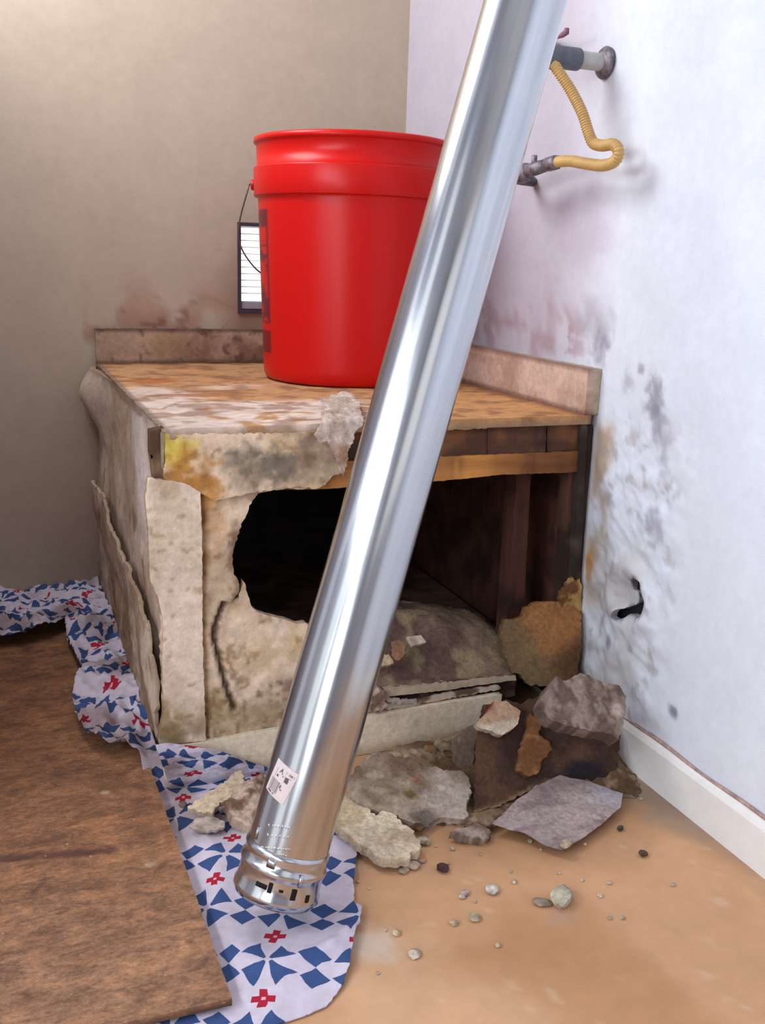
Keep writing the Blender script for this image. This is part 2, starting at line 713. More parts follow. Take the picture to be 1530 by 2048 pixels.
def wb_col(P):
    c = base(P, (178, 162, 145))
    low = sm(P[:, 2], .75, .45)
    c = mix(c, (152, 112, 92), sm(fbm(P, 16, 11), .45, .66) * (1 - sm(P[:, 2], .50, .62)) * (P[:, 0] > -.6) * .6)
    c = mix(c, (120, 82, 66), sm(fbm(P, 45, 12), .55, .68) * (1 - sm(P[:, 2], .52, .58)) * (P[:, 0] > -.53) * .7)
    c = mix(c, (150, 120, 118), spot(P, at(455, 520, 1, 0), .03, 8, .8, 40) * .4)
    for q, r in (((290, 70), .012), ((300, 150), .010), ((760, 420), .02), ((620, 120), .02)):
        c = mix(c, (196, 140, 100), spot(P, at(*q, 1, 0), r, 18, .7) * .3)
    return c


VX0, VX1 = at(478, 520, 1, 0)[0], at(478, 520, 1, 0)[0] + .115
VZ1, VZ0 = at(480, 449, 1, 0)[2], at(480, 622, 1, 0)[2]
g1 = np.stack(np.meshgrid(np.arange(-.8, 0, .008), np.arange(.35, .72, .008)), -1).reshape(-1, 2)
o = sheet('wall_back', [(-1.6, -.03), (.1, -.03), (.1, 2.4), (-1.6, 2.4)], YP(0), M['wallpaint'], res=.3, grid=False, pts=g1,
          holes=[[(VX0, VZ0), (VX0, VZ1), (VX1, VZ1), (VX1, VZ0)]], thick=.02, col=wb_col)
tag(o, kind='structure')

HOLE = [(1258, 1163), (1272, 1155), (1283, 1165), (1280, 1185), (1290, 1200), (1292, 1222), (1282, 1238), (1255, 1228), (1243, 1240),
        (1232, 1232), (1233, 1220), (1252, 1214), (1268, 1206), (1268, 1188), (1256, 1180)]
FX = XP(0)


def wr_disp(P, _):
    y, z = P[:, 1], P[:, 2]
    m = sm(-y, .68, .74) * (1 - sm(-y, .84, .93)) * (1 - sm(z, .38, .50))
    d = m * (fbm(P, 22, 31) - .45) * .016 + m * (fbm(P, 70, 37) - .5) * .004
    hp = at(1258, 1200, 0, 0)
    r = np.linalg.norm(P - hp, axis=1)
    d -= .008 * (1 - sm(r, .01, .035))
    d += .006 * np.exp(-((r - .04) / .012) ** 2)
    return d


def wr_col(P):
    c = base(P, (214, 219, 231))
    y, z = P[:, 1], P[:, 2]
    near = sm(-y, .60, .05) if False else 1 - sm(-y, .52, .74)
    c = mix(c, (172, 164, 174), near * .95)  # shade towards the room corner, painted into the wall colour
    # grey mould blotches down the damaged strip
    for (q, r, s, a, e) in (((1306, 800), .016, 1, .8, (1, 1, 1.7)), ((1318, 840), .014, 2, .6, (1, 1, 1.6)), ((1282, 738), .007, 3, .7, None),
                         ((1258, 762), .014, 4, .45, None), ((1226, 640), .008, 5, .85, None), ((1205, 670), .022, 6, .55, None), ((1200, 700), .018, 60, .6, None),
                         ((1180, 640), .03, 16, .35, None), ((1310, 1050), .018, 7, .6, (1, 1, 1.5)), ((1328, 880), .012, 8, .4, (1, 1, 2)),
                         ((1345, 1422), .009, 9, 1., None), ((1350, 1432), .006, 19, .9, None), ((1218, 1285), .006, 10, .9, (1, 1, 1.8)), ((1262, 1300), .006, 12, .8, None),
                         ((1282, 1030), .008, 13, .5, None), ((1245, 1190), .018, 15, .45, None), ((1330, 930), .01, 41, .3, (1, 1, 2))):
        c = mix(c, (112, 108, 124), spot(P, at(*q, 0, 0), r, s, .9, 90, .8, e) * a * .72)
    st = sm(-y, .69, .71) * (1 - sm(-y, .725, .76))
    c = mix(c, (176, 150, 124), st * sm(z, .16, .22) * (1 - sm(z, .44, .50)) * sm(fbm(P, 18, 71), .38, .6) * .8)
    c = mix(c, (182, 124, 70), spot(P, at(1178, 1130, 0, 0), .012, 20, .6, 60, .5, (1, 1, 2.4)) * .8)
    c = mix(c, (178, 170, 160), sm(-y, .70, .72) * (1 - sm(-y, .80, .86)) * (1 - sm(z, .25, .32)) * sm(fbm(P, 12, 73), .40, .6) * .45)
    c = mix(c, (160, 150, 150), sm(-y, .70, .72) * (1 - sm(-y, .86, .92)) * (1 - sm(z, .40, .48)) * sm(fbm(P, 48, 75), .60, .72) * .5)
    # purple mildew over the backsplash
    c = mix(c, (140, 108, 112), (1 - sm(z, .54, .66)) * sm(z, .48, .5) * sm(fbm(P, 42, 77), .48, .70) * (1 - sm(-y, .60, .72)) * .5)
    c = mix(c, (170, 150, 168), spot(P, at(1160, 430, 0, 0), .07, 78, .5, 14) * .35)
    r = np.linalg.norm(P - at(1258, 1200, 0, 0), axis=1)
    c = mix(c, (80, 78, 88), (1 - sm(line_d(P, [at(*q, 0, 0) for q in HOLE] + [at(*HOLE[0], 0, 0)]), .0, .005)) * sm(fbm(P, 120, 3), .3, .6) * .8)
    return c


ga = np.stack(np.meshgrid(np.arange(.60, 1.0, .0042), np.arange(.05, .55, .0042)), -1).reshape(-1, 2)
gb = np.stack(np.meshgrid(np.arange(0, 1.4, .014), np.arange(.0, 1.1, .014)), -1).reshape(-1, 2)
gb = gb[~((gb[:, 0] > .595) & (gb[:, 0] < 1.0) & (gb[:, 1] > .045) & (gb[:, 1] < .553))]
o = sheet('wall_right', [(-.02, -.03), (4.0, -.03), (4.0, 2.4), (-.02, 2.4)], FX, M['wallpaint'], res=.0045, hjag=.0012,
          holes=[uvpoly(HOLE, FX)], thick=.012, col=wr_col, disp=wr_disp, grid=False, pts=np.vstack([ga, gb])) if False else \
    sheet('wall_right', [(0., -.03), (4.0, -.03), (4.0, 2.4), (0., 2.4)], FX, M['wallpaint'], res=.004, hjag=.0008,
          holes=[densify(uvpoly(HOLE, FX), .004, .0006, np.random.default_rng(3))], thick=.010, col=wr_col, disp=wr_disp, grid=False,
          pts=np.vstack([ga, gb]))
tag(o, kind='structure')
box('wall_cavity', (.014, -1.0, .02), (.06, -.6, .5), M['dark'], o, 0)
tag(box('ceiling', (-1.7, -4.1, 2.4), (.1, .1, 2.45), M['white'], None, 0), kind='structure')


def boxes(name, L, mat, kind='structure'):
    V, F = [], []
    for lo, hi in L:
        b = len(V)
        V += [(x, y, z) for x in (lo[0], hi[0]) for y in (lo[1], hi[1]) for z in (lo[2], hi[2])]
        F += [tuple(b + i for i in f) for f in ((0, 1, 3, 2), (4, 6, 7, 5), (0, 4, 5, 1), (2, 3, 7, 6), (0, 2, 6, 4), (1, 5, 7, 3))]
    return tag(mkobj(name, V, F, mat, None, False), kind=kind)


M['room'] = flat_mat('far_room_paint', (206, 208, 216), .9, amt=.02, bstr=0)
# left wall with two window openings, its back part stepped in unseen to shade the low back corner, wall behind the photographer
boxes('wall_left', [((-.93, -.74, 0), (-.87, .0, 1.12)), ((-.93, -.74, 1.72), (-.87, .0, 2.4)), ((-.93, -.08, 1.12), (-.87, .0, 1.72)), ((-.93, -.74, 1.12), (-.87, -.56, 1.72)),
                    ((-1.66, -.74, 0), (-.93, -.68, 2.4)),
                    ((-1.66, -4, 0), (-1.6, -2.36, 2.4)), ((-1.66, -2.36, 1.05), (-1.6, -1.94, 2.4)), ((-1.66, -1.94, 0), (-1.6, -1.68, 2.4)), ((-1.66, -1.22, 0), (-1.6, -.68, 2.4)),
                    ((-1.66, -1.68, 0), (-1.6, -1.22, .05)), ((-1.66, -1.68, 1.9), (-1.6, -1.22, 2.4))], M['room'])
boxes('wall_rear', [((-1.66, -4.06, 0), (.1, -4, 2.4))], M['room'])

# baseboard
yb0 = at(1240, 1500, 0, 0)[1]
bs = []
for z, x in ((0, -.011), (BB - .008, -.011), (BB - .003, -.008), (BB, -.004), (BB, .001), (0, .001)):
    bs.append((x, z))
V, F = [], []
ys = [yb0 + .005, yb0 - .02] + list(np.linspace(-.95, -3.99, 20))
for y in ys:
    V += [(x, y, z) for x, z in bs]
for i in range(len(ys) - 1):
    for j in range(6):
        F.append((i * 6 + j, i * 6 + (j + 1) % 6, (i + 1) * 6 + (j + 1) % 6, (i + 1) * 6 + j))
F.append((5, 4, 3, 2, 1, 0))
o = mkobj('baseboard_right', V, F, M['trim'], None, False)
tag(o, kind='structure')
# brown gap line over the baseboard
V, F = tube_mesh([(-.003, y, BB + .001 + .0015 * math.sin(y * 40)) for y in np.linspace(yb0, -1.6, 60)], .0022, 8)
M['caulk'] = flat_mat('dirty_caulk', (170, 140, 130), .9, amt=.35, sc=90)
o = mkobj('caulk_bead', V, F, M['caulk'], o)

# ------------------------------------------------------------------ vent in back wall
vent = empty('wall_vent', ((VX0 + VX1) / 2, 0, VZ0))
tag(vent, 'small dark-framed louvred vent in the back wall behind the bucket, glowing with daylight', 'vent')
fw = .009
V, F = [], []


def addbox(V, F, lo, hi):
    b = len(V)
    V += [(x, y, z) for x in (lo[0], hi[0]) for y in (lo[1], hi[1]) for z in (lo[2], hi[2])]
    F += [tuple(b + i for i in f) for f in ((0, 1, 3, 2), (4, 6, 7, 5), (0, 4, 5, 1), (2, 3, 7, 6), (0, 2, 6, 4), (1, 5, 7, 3))]


addbox(V, F, (VX0 - .003, -.004, VZ0 - .004), (VX0 + .003, .03, VZ1 + .004))
addbox(V, F, (VX1 - .006, -.005, VZ0 - .004), (VX1 + .004, .03, VZ1 + .006))
addbox(V, F, (VX0 + .003, -.004, VZ0 - .004), (VX1 - .006, .03, VZ0 + .003))
addbox(V, F, (VX0 + .003, -.004, VZ1 - .002), (VX1 - .006, .03, VZ1 + .004))
mkobj('frame', V, F, M['darkframe'], vent, False)
tag(box('sill', (VX0 + .003, -.002, VZ0 + .004), (VX1 - .006, .03, VZ0 + .017), flat_mat('grey_sill', (150, 145, 160), .6), vent, .001), 'pale grey sill')
z0, z1 = VZ0 + .020, VZ1 - .004
for i in range(11):
    z = z0 + (z1 - z0) * (i + .5) / 11 + .006
    s = box('slat', (VX0 + .003, .004, z - .0006), (VX1 - .006, .022, z + .0006), M['white'], vent, 0)

# ------------------------------------------------------------------ plinth
pl = empty('corner_plinth', (-W / 2, -D / 2, 0))
tag(pl, 'decayed plaster-covered corner plinth with a ragged hole in its front', 'plinth')
FRP = YP(-D)
fpx = lambda x, y, d=0: at(x, y, 1, -D - d)

# table top
def top_col(P):
    c = base(P, (188, 142, 98))
    c = mix(c, (206, 150, 92), sm(P[:, 0], -.32, -.12) * .7)
    WH = (226, 206, 194)
    fy = -P[:, 1] - .46 + (fbm(P, 14, 5) - .5) * .12           # remains of the white coat along the front left
    c = mix(c, WH, sm(fy, .0, .05) * (1 - sm(P[:, 0], -.34, -.20)) * sm(fbm(P, 34, 6), .30, .44) * .95)
    c = mix(c, WH, spot(P, at(300, 790, 2, H), .10, 6, .5, 24, .5, (.8, 1, 1)) * .9)
    c = mix(c, (214, 184, 164), spot(P, at(460, 774, 2, H), .05, 7, .6, 30, .6, (1.3, .8, 1)) * .8)
    c = mix(c, (168, 92, 48), spot(P, at(310, 762, 2, H), .04, 8, .7, 30) * .75)
    c = mix(c, (150, 88, 56), spot(P, at(400, 790, 2, H), .05, 9, .9, 26, .5, (1.6, .4, 1)) * .6)
    c = mix(c, (110, 72, 52), sm(fbm(P, 30, 21), .52, .66) * .45)
    ln = [at(x, y, 2, H) for x, y in ((325, 818), (360, 806), (430, 800), (520, 806), (640, 812), (740, 815))]
    c = mix(c, (110, 80, 64), (1 - sm(line_d(P, ln), .001, .0045)) * sm(fbm(P, 60, 4), .3, .5) * .8)
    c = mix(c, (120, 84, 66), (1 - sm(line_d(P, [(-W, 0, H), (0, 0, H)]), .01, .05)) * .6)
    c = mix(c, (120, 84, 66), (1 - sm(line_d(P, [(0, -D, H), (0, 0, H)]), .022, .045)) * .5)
    c = mix(c, (118, 98, 84), (1 - sm(line_d(P, [(-W, -D, H), (-W, 0, H)]), .003, .010)) * .75)
    return c


def top_disp(P, _):
    return (fbm(P, 30, 90) - .5) * .004 * sm(P[:, 0], -.1, -.3)


tops = [(-W, -D - .004), (-.012, -D - .004), (-.012, -.010), (-W, -.010)]
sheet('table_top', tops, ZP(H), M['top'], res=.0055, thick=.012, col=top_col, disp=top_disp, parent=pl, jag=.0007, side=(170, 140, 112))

# backsplashes
def bsl_col(P):
    c = base(P, (176, 150, 128))
    c = mix(c, (122, 88, 72), sm(fbm(P, 14, 51), .42, .62) * sm(P[:, 0], -.50, -.36) * .8)
    c = mix(c, (150, 120, 80), spot(P, at(330, 690, 1, 0), .03, 4) * .5)
    c = mix(c, (86, 62, 56), sm(fbm(P, 60, 52), .60, .70) * .6)
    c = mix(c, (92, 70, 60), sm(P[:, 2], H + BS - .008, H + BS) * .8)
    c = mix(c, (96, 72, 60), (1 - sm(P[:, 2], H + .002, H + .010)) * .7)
    return c


sheet('backsplash', [(-W, H), (-.001, H), (-.001, H + BS), (-W, H + BS)], YP(-.016), M['stucco'], res=.0045, thick=.015, parent=pl,
      col=bsl_col, disp=lambda P, _: (fbm(P, 25, 55) - .5) * .004, jag=.0006)
FBR = XP(-.022)


def bsr_col(P):
    c = base(P, (206, 176, 160))
    c = mix(c, (170, 132, 112), sm(fbm(P, 16, 53), .42, .64) * .7)
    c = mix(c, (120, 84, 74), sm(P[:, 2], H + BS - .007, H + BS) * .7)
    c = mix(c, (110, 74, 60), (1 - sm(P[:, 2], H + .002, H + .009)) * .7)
    return c


sheet('backsplash', [(.017, H), (D + .002, H), (D + .002, H + BS), (.017, H + BS)], FBR, M['stucco'], res=.0045, thick=.021, parent=pl,
      col=bsr_col, disp=lambda P, _: (fbm(P, 25, 56) - .5) * .003, jag=.0006, side=(200, 184, 160))

# header: planks under the top, right of the torn plaster
def poly_slab(name, px, d, thick, colr, mat='wood', res=.006, jag=.0006, parent=pl, disp=None, seed=1, side=None, label=None):
    """piece traced at distance d in front (+) of or behind (-) the plinth's front plane"""
    fr = YP(-D - d)
    c = colr if callable(colr) else (lambda P: base(P, colr))
    o = sheet(name, uvpoly(px, fr), fr, M[mat], res=res, thick=thick, col=c, parent=parent, jag=jag, disp=disp, seed=seed, side=side)
    if label: o['label'] = label
    return o


def hd_col(P):
    c = base(P, (88, 58, 44))
    c = mix(c, (130, 84, 52), sm(fbm(P, 24, 81), .50, .64) * .8)
    return mix(c, (52, 36, 32), sm(fbm(P * A([1, 1, .2]), 40, 82), .52, .66) * .7)


poly_slab('header_plank', [(640, 862), (905, 860), (975, 858), (975, 908), (900, 912), (640, 922)], -.008, .016, hd_col, seed=2)
poly_slab('header_plank', [(976, 848), (1092, 845), (1092, 905), (976, 910)], -.006, .016, hd_col, seed=3)
poly_slab('header_plank', [(1094, 845), (1160, 842), (1160, 900), (1094, 903)], -.007, .016, hd_col, seed=4)
poly_slab('plaster_lip', [(690, 858), (974, 845), (974, 857), (905, 860), (690, 866)], .002, .012, (196, 160, 112), 'stucco', .004)


def rail_col(P):
    c = base(P, (176, 118, 64))
    c = mix(c, (206, 142, 74), spot(P, fpx(945, 935), .03, 3, .5, 40) * .9)
    c = mix(c, (104, 66, 40), sm(P[:, 0], -.16, -.06) * .6)
    return mix(c, (110, 68, 44), sm(fbm(P * A([1, 1, .3]), 30, 84), .50, .66) * .7)


poly_slab('cross_rail', [(560, 932), (640, 925), (900, 913), (1158, 902), (1158, 944), (1000, 950), (870, 963), (640, 978), (560, 980)], -.004, .020, rail_col)


# fascia and front plaster with the hole
def front_col(P):
    c = base(P, (230, 204, 178))
    c = mix(c, (188, 162, 132), sm(fbm(P, 12, 101), .46, .62) * .55)
    c = mix(c, (200, 170, 120), sm(fbm(P, 20, 103), .54, .66) * .35)
    S = lambda x, y, r, k, col, a, e=None, nz=.7: mix(c, col, spot(P, fpx(x, y), r, k, nz + .5, 85, .7, e) * a)
    c = S(345, 900, .020, 1, (204, 176, 70), .85, (1, 1, 1.6))
    c = S(362, 945, .030, 2, (176, 116, 52), .85)
    c = S(412, 985, .022, 3, (190, 128, 62), .85, (.8, 1, 1.6))
    c = S(530, 930, .040, 4, (118, 108, 96), .9, (1.3, 1, .55))
    c = S(490, 960, .025, 24, (150, 130, 110), .6)
    c = S(640, 905, .045, 5, (150, 128, 112), .75)
    c = S(660, 950, .020, 6, (176, 160, 130), .6)
    c = S(425, 1050, .020, 7, (196, 150, 104), .5, (1, 1, 2))
    c = S(430, 1420, .03, 8, (150, 126, 84), .7)
    c = S(350, 1460, .03, 9, (132, 104, 62), .75)
    c = S(520, 1435, .05, 10, (168, 146, 112), .6, (1.4, 1, .5))
    c = S(470, 1110, .012, 12, (120, 92, 76), .8, (.7, 1, 3))
    c = S(575, 1375, .014, 13, (128, 96, 88), .7)
    c = S(590, 1285, .016, 14, (206, 176, 130), .6)
    seam = [fpx(x, y) for x, y in ((402, 985), (406, 1090), (407, 1240), (409, 1340), (414, 1480))]
    c = mix(c, (150, 112, 76), (1 - sm(line_d(P, seam), .001, .004)) * .6)
    c = mix(c, (128, 98, 62), (1 - sm(line_d(P, seam), .002, .010)) * sm(fbm(P, 60, 44), .52, .62) * .8)
    ck = [fpx(x, y) for x, y in CRACK]
    c = mix(c, (78, 58, 46), (1 - sm(line_d(P, ck), .0018, .0048)) * .85)
    he = [fpx(x, y) for x, y in HEDGE]
    c = mix(c, (120, 92, 72), (1 - sm(line_d(P, he), .0, .006)) * sm(fbm(P, 50, 46), .4, .55) * .6)
    c = mix(c, (118, 92, 66), sm(fbm(P, 120, 105), .62, .70) * .55 * (P[:, 2] < .12))
    c = mix(c, (140, 104, 74), sm(fbm(P, 70, 107), .64, .72) * .5)
    return c


CRACK = [(448, 1208), (430, 1250), (428, 1275), (436, 1310), (448, 1360), (460, 1395), (466, 1415)]
HEDGE = [(530, 980), (505, 1000), (487, 1050), (472, 1100), (468, 1150), (478, 1172), (462, 1205), (440, 1212)]


def front_disp(P, _):
    d = (fbm(P, 18, 110) - .5) * .010 + (fbm(P, 60, 111) - .5) * .006
    ck = line_d(P, [fpx(x, y) for x, y in CRACK])
    d -= .007 * (1 - sm(ck, .0012, .004))
    d += .003 * np.exp(-((ck - .007) / .004) ** 2)
    seam = line_d(P, [fpx(x, y) for x, y in ((402, 985), (406, 1090), (407, 1240), (409, 1340), (414, 1480))])
    d -= .004 * (1 - sm(seam, .0008, .003))
    # lower flap swells towards the viewer
    d += .006 * spot(P, fpx(560, 1340), .06, 3, .2, 10, .9)
    d -= .006 * spot(P, fpx(460, 1230), .015, 5, .3, 40, .7)
    return d


front_px = [(330, 958), (345, 962), (372, 966), (400, 985), (430, 985), (470, 975), (520, 960), (600, 955), (655, 962), (640, 972), (622, 977),
            (560, 979), (522, 984), (508, 996), (500, 1012), (484, 1048), (474, 1078), (466, 1105), (468, 1148), (476, 1160), (478, 1182), (462, 1202),
            (478, 1196), (486, 1160), (494, 1180), (503, 1216), (520, 1226), (560, 1236), (598, 1250), (612, 1246), (640, 1262), (700, 1290), (705, 1400),
            (690, 1432), (545, 1461), (418, 1483), (330, 1492), (322, 1300), (326, 1100)]
poly_slab('front_plaster', front_px, 0, .012, front_col, 'stucco', .0042, .0012, disp=front_disp, side=(196, 170, 146))

fascia_px = [(327, 868), (480, 867), (620, 863), (690, 860), (694, 890), (690, 912), (680, 930), (681, 945), (664, 952), (650, 968), (628, 977),
             (600, 972), (520, 982), (470, 990), (430, 1000), (405, 990), (372, 968), (328, 958)]


def fas_disp(P, _):
    return .003 + (fbm(P, 20, 120) - .5) * .012 + (fbm(P, 70, 121) - .5) * .006


poly_slab('fascia_plaster', fascia_px, .003, .012, front_col, 'stucco', .004, .0012, disp=fas_disp, seed=5, side=(190, 165, 135))


def corner_col(P):
    c = base(P, (236, 214, 194))
    c = mix(c, (196, 176, 150), sm(fbm(P, 14, 131), .48, .64) * .5)
    for (x, y, r, a) in ((350, 1460, .022, .9), (315, 1440, .03, .9), (405, 1440, .02, .7), (330, 970, .02, .4), (395, 1410, .01, .6)):
        c = mix(c, (128, 100, 64), spot(P, fpx(x, y), r, int(x), 1.3, 60, .8) * a * .8)
    c = mix(c, (150, 120, 84), sm(fbm(P, 100, 133), .64, .72) * .5)
    for (x, y) in ((336, 1200), (340, 1322), (345, 1380), (352, 1462)):
        c = mix(c, (90, 70, 54), spot(P, fpx(x, y), .004, y, .6, 90) * .8)
    return c


poly_slab('corner_board', [(298, 958), (345, 962), (372, 967), (401, 985), (404, 1090), (405, 1240), (407, 1340), (412, 1482), (318, 1492), (322, 1465), (328, 1440),
                           (326, 1330), (327, 1240), (318, 1200), (302, 1165), (297, 1050), (292, 1000)], .008, .016, corner_col, 'stucco', .0045, .0006,
          disp=lambda P, _: (fbm(P, 12, 135) - .5) * .006 + (fbm(P, 50, 136) - .5) * .003, side=(150, 118, 90))
# bare end of the wood at the top left corner
sheet('corner_block', uvpoly([(300, 862), (328, 856), (328, 955), (308, 962), (300, 905)], YP(-D + .0)), YP(-D + .0), M['woodv'], res=.005, thick=.018,
      col=lambda P: mix(base(P, (132, 106, 84)), (84, 60, 46), sm(fbm(P, 30, 3), .45, .6)), parent=pl)
sheet('corner_bead', uvpoly([(322, 866), (329, 866), (328, 935), (323, 935)], YP(-D - .006)), YP(-D - .006), M['stucco'], res=.004, thick=.004,
      col=lambda P: base(P, (150, 138, 112)), parent=pl)

# left side plaster
FSD = XP(-W)


def side_col(P):
    y, z = -P[:, 1], P[:, 2]
    c = base(P, (198, 176, 158))
    c = mix(c, (218, 200, 196), sm(y, .35, .62) * sm(z, .22, .34))
    c = mix(c, (168, 138, 110), sm(fbm(P, 10, 141), .46, .64) * .6)
    c = mix(c, (132, 100, 74), (1 - sm(z, .10, .30)) * sm(fbm(P, 16, 143), .42, .6) * .7)
    c = mix(c, (98, 78, 60), sm(fbm(P * A([1, 1, .25]), 60, 145), .60, .70) * .6 * (1 - sm(z, .25, .36)))
    c = mix(c, (112, 90, 70), (1 - sm(z, .405, .432)) * 0 + sm(z, .425, .44) * .5)
    return c


def side_disp(P, _):
    y, z = -P[:, 1], P[:, 2]
    d = .034 * np.exp(-((y - .03) / .10) ** 2) * np.exp(-((z - .395) / .045) ** 2)
    d += .012 * np.exp(-((z - .19) / .07) ** 2) * np.exp(-((y - .1) / .25) ** 2)
    d += (fbm(P, 11, 150) - .5) * .014 + (fbm(P, 40, 151) - .5) * .004
    d += (fbm(P * A([1, 1, .3]), 30, 152) - .5) * .006 * (1 - sm(z, .25, .33))
    return d * sm(y, -.01, .02)


sheet('side_plaster', [(.004, .0), (D - .012, 0), (D - .010, .20), (D - .004, .36), (D - .002, H - .004), (.004, H - .004)], FSD, M['stucco'], res=.0065, thick=.010,
      col=side_col, disp=side_disp, parent=pl, side=(160, 130, 104))

# peeled flap, standing off the side low down
def flap_warp(P, P0, P2):
    y, z = -P0[:, 1], P0[:, 2]
    out = .008 + .011 * np.exp(-((z - .24) / .10) ** 2) * (1 - sm(y, .30, .66)) + .006 * sm(y, .45, .62) * sm(z, .02, .12)
    P = P.copy()
    P[:, 0] -= out + (fbm(P0, 24, 160) - .5) * .014
    return P


flap = [(.02, .0), (.02, .235), (.10, .245), (.20, .245), (.27, .232), (.34, .22), (.42, .205), (.50, .20), (.60, .185), (.675, .16), (.685, .10), (.665, .05), (.655, .0)]
sheet('plaster_flap', flap, FSD, M['stucco'], res=.0065, thick=.005, col=side_col, warp=flap_warp, parent=pl, jag=.003, side=(176, 150, 122), seed=8)

# interior: back, posts, floor board, right side boards
DK = lambda c, s=3: (lambda P: mix(base(P, c), tuple(v * .6 for v in c), sm(fbm(P, 30, s), .42, .64)))
poly_slab('inner_post', [(1034, 940), (1062, 938), (1046, 1260), (1040, 1330), (1004, 1330), (1014, 1240)], -.045, .03, DK((84, 50, 40)), 'woodv', .01)
poly_slab('jamb_board', [(1144, 840), (1163, 840), (1140, 1360), (1112, 1360)], -.012, .02, DK((96, 66, 52)), 'woodv', .01)
poly_slab('jamb_board', [(1164, 838), (1176, 838), (1150, 1370), (1132, 1370)], .001, .012, DK((92, 78, 68), 5), 'woodv', .01)
poly_slab('jamb_board', [(1168, 850), (1187, 850), (1162, 1240), (1148, 1240)], -.006, .012, DK((74, 62, 58), 6), 'woodv', .01)
o = sheet('side_board', [(.02, .02), (D - .03, .02), (D - .03, H - .015), (.02, H - .015)], XP(-.018), M['woodv'], res=.02, thick=.008,
          col=DK((96, 58, 46)), parent=pl)
sheet('back_board', [(-W + .02, .02), (-.03, .02), (-.03, H - .015), (-W + .02, H - .015)], YP(-.06), M['wood'], res=.02, thick=.01, col=DK((52, 40, 36)), parent=pl)
sheet('side_board', [(.03, .02), (D - .03, .02), (D - .03, H - .015), (.03, H - .015)], XP(-W + .010), M['woodv'], res=.02, thick=.006, col=DK((60, 46, 40)), parent=pl)
p1, p2 = at(880, 1030, 1, -.25), at(1040, 1090, 1, -.45)
tube('inner_brace', [p1, p2], .012, flat_mat('brace_wood', (92, 80, 70), .9, amt=.3), pl, 4)
sheet('bottom_board', [(-W + .03, -D + .012), (-.03, -D + .012), (-.03, -.05), (-W + .03, -.05)], ZP(.078), M['wood'], res=.02, thick=.012, col=DK((120, 92, 76)), parent=pl)
# sill strip
poly_slab('sill_strip', [(640, 1400), (745, 1386), (900, 1366), (1030, 1350), (1032, 1360), (905, 1378), (745, 1398), (640, 1412)], .002, .03, (196, 176, 150), 'stucco', .005,
          disp=lambda P, _: (fbm(P, 50, 170) - .5) * .004)
poly_slab('lath_strip', [(640, 1430), (745, 1412), (840, 1400), (900, 1386), (1000, 1372), (1002, 1378), (905, 1396), (850, 1408), (745, 1424), (640, 1440)], .004, .006,
          lambda P: mix(base(P, (206, 188, 166)), (110, 84, 70), sm(fbm(P, 60, 9), .5, .62)), 'stucco', .004, .0012)
poly_slab('dark_gap', [(560, 1420), (745, 1398), (905, 1376), (1030, 1358), (1030, 1392), (905, 1410), (745, 1440), (560, 1470)], -.006, .008,
          lambda P: mix(base(P, (52, 36, 36)), (112, 84, 66), sm(fbm(P * A([1, 1, 3]), 30, 10), .54, .64)), 'wood', .006)  # dark slab painted as the shaded gap and its debris below the sill
# toe board, loose, in front
def toe_col(P):
    c = base(P, (240, 220, 194))
    return mix(c, (150, 126, 92), (1 - sm(P[:, 2], .0, .02)) * .5 + sm(fbm(P, 60, 173), .66, .72) * .5)


poly_slab('toe_board', [(325, 1497), (418, 1484), (545, 1462), (745, 1431), (900, 1405), (1004, 1389), (1000, 1425), (962, 1466), (850, 1488), (710, 1512),
                        (545, 1545), (430, 1566), (332, 1582)], .010, .010, toe_col, 'trim2' if 'trim2' in M else 'stucco', .008, .0002)

# ------------------------------------------------------------------ bucket
BC = A([-.1985, -.2657, H + .0005])
bk = empty('bucket', BC)
tag(bk, 'orange-red plastic utility bucket standing on the plinth behind the metal duct', 'bucket')


def red_col(P):
    c = base(P, (192, 17, 13))
    hh = P[:, 2] - H
    th = np.arctan2(P[:, 1] - BC[1], P[:, 0] - BC[0])
    # printed side panel, seen edge-on at the left
    t0 = math.atan2(CAM[1] - BC[1], CAM[0] - BC[0]) - math.radians(60)
    d = (th - t0 + math.pi) % (2 * math.pi) - math.pi
    m = (d < 0) & (d > -1.3) & (hh > .09) & (hh < .262)
    ink = ((hh > .235) | (np.abs(d) < .035) | (hh < .093) | ((fbm(P * A([1, 1, 1.]), 60, 5) > .52) & (hh < .215)) | ((hh > .205) & (hh < .210)))
    c = mix(c, (84, 26, 40), (m & ink) * .85)
    m2 = (d < .0) & (d > -.45) & (hh > .045) & (hh < .078)
    c = mix(c, (96, 24, 30), m2 * .8)
    return c


prof = [(.0, .004), (.120, .004), (.131, .0), (.1365, .003), (.1392, .010), (.1400, .02)]
prof += [(.1400 + (.1492 - .1400) * t, .02 + (.280 - .02) * t) for t in np.linspace(.005, 1, 90)]
prof += [(.1497, .281), (.1548, .2815), (.1555, .283), (.1560, .300), (.1562, .322), (.1556, .3245), (.1512, .325), (.1518, .345), (.1520, .358), (.1536, .3595),
         (.1558, .3605), (.1564, .3635), (.1556, .3675), (.1530, .3690), (.1500, .3675), (.1490, .362), (.1475, .30), (.1370, .012), (.0, .010)]
bd = lathe('body', prof, BC, (0, 0, 1), M['red'], bk, seg=128, colf=red_col)
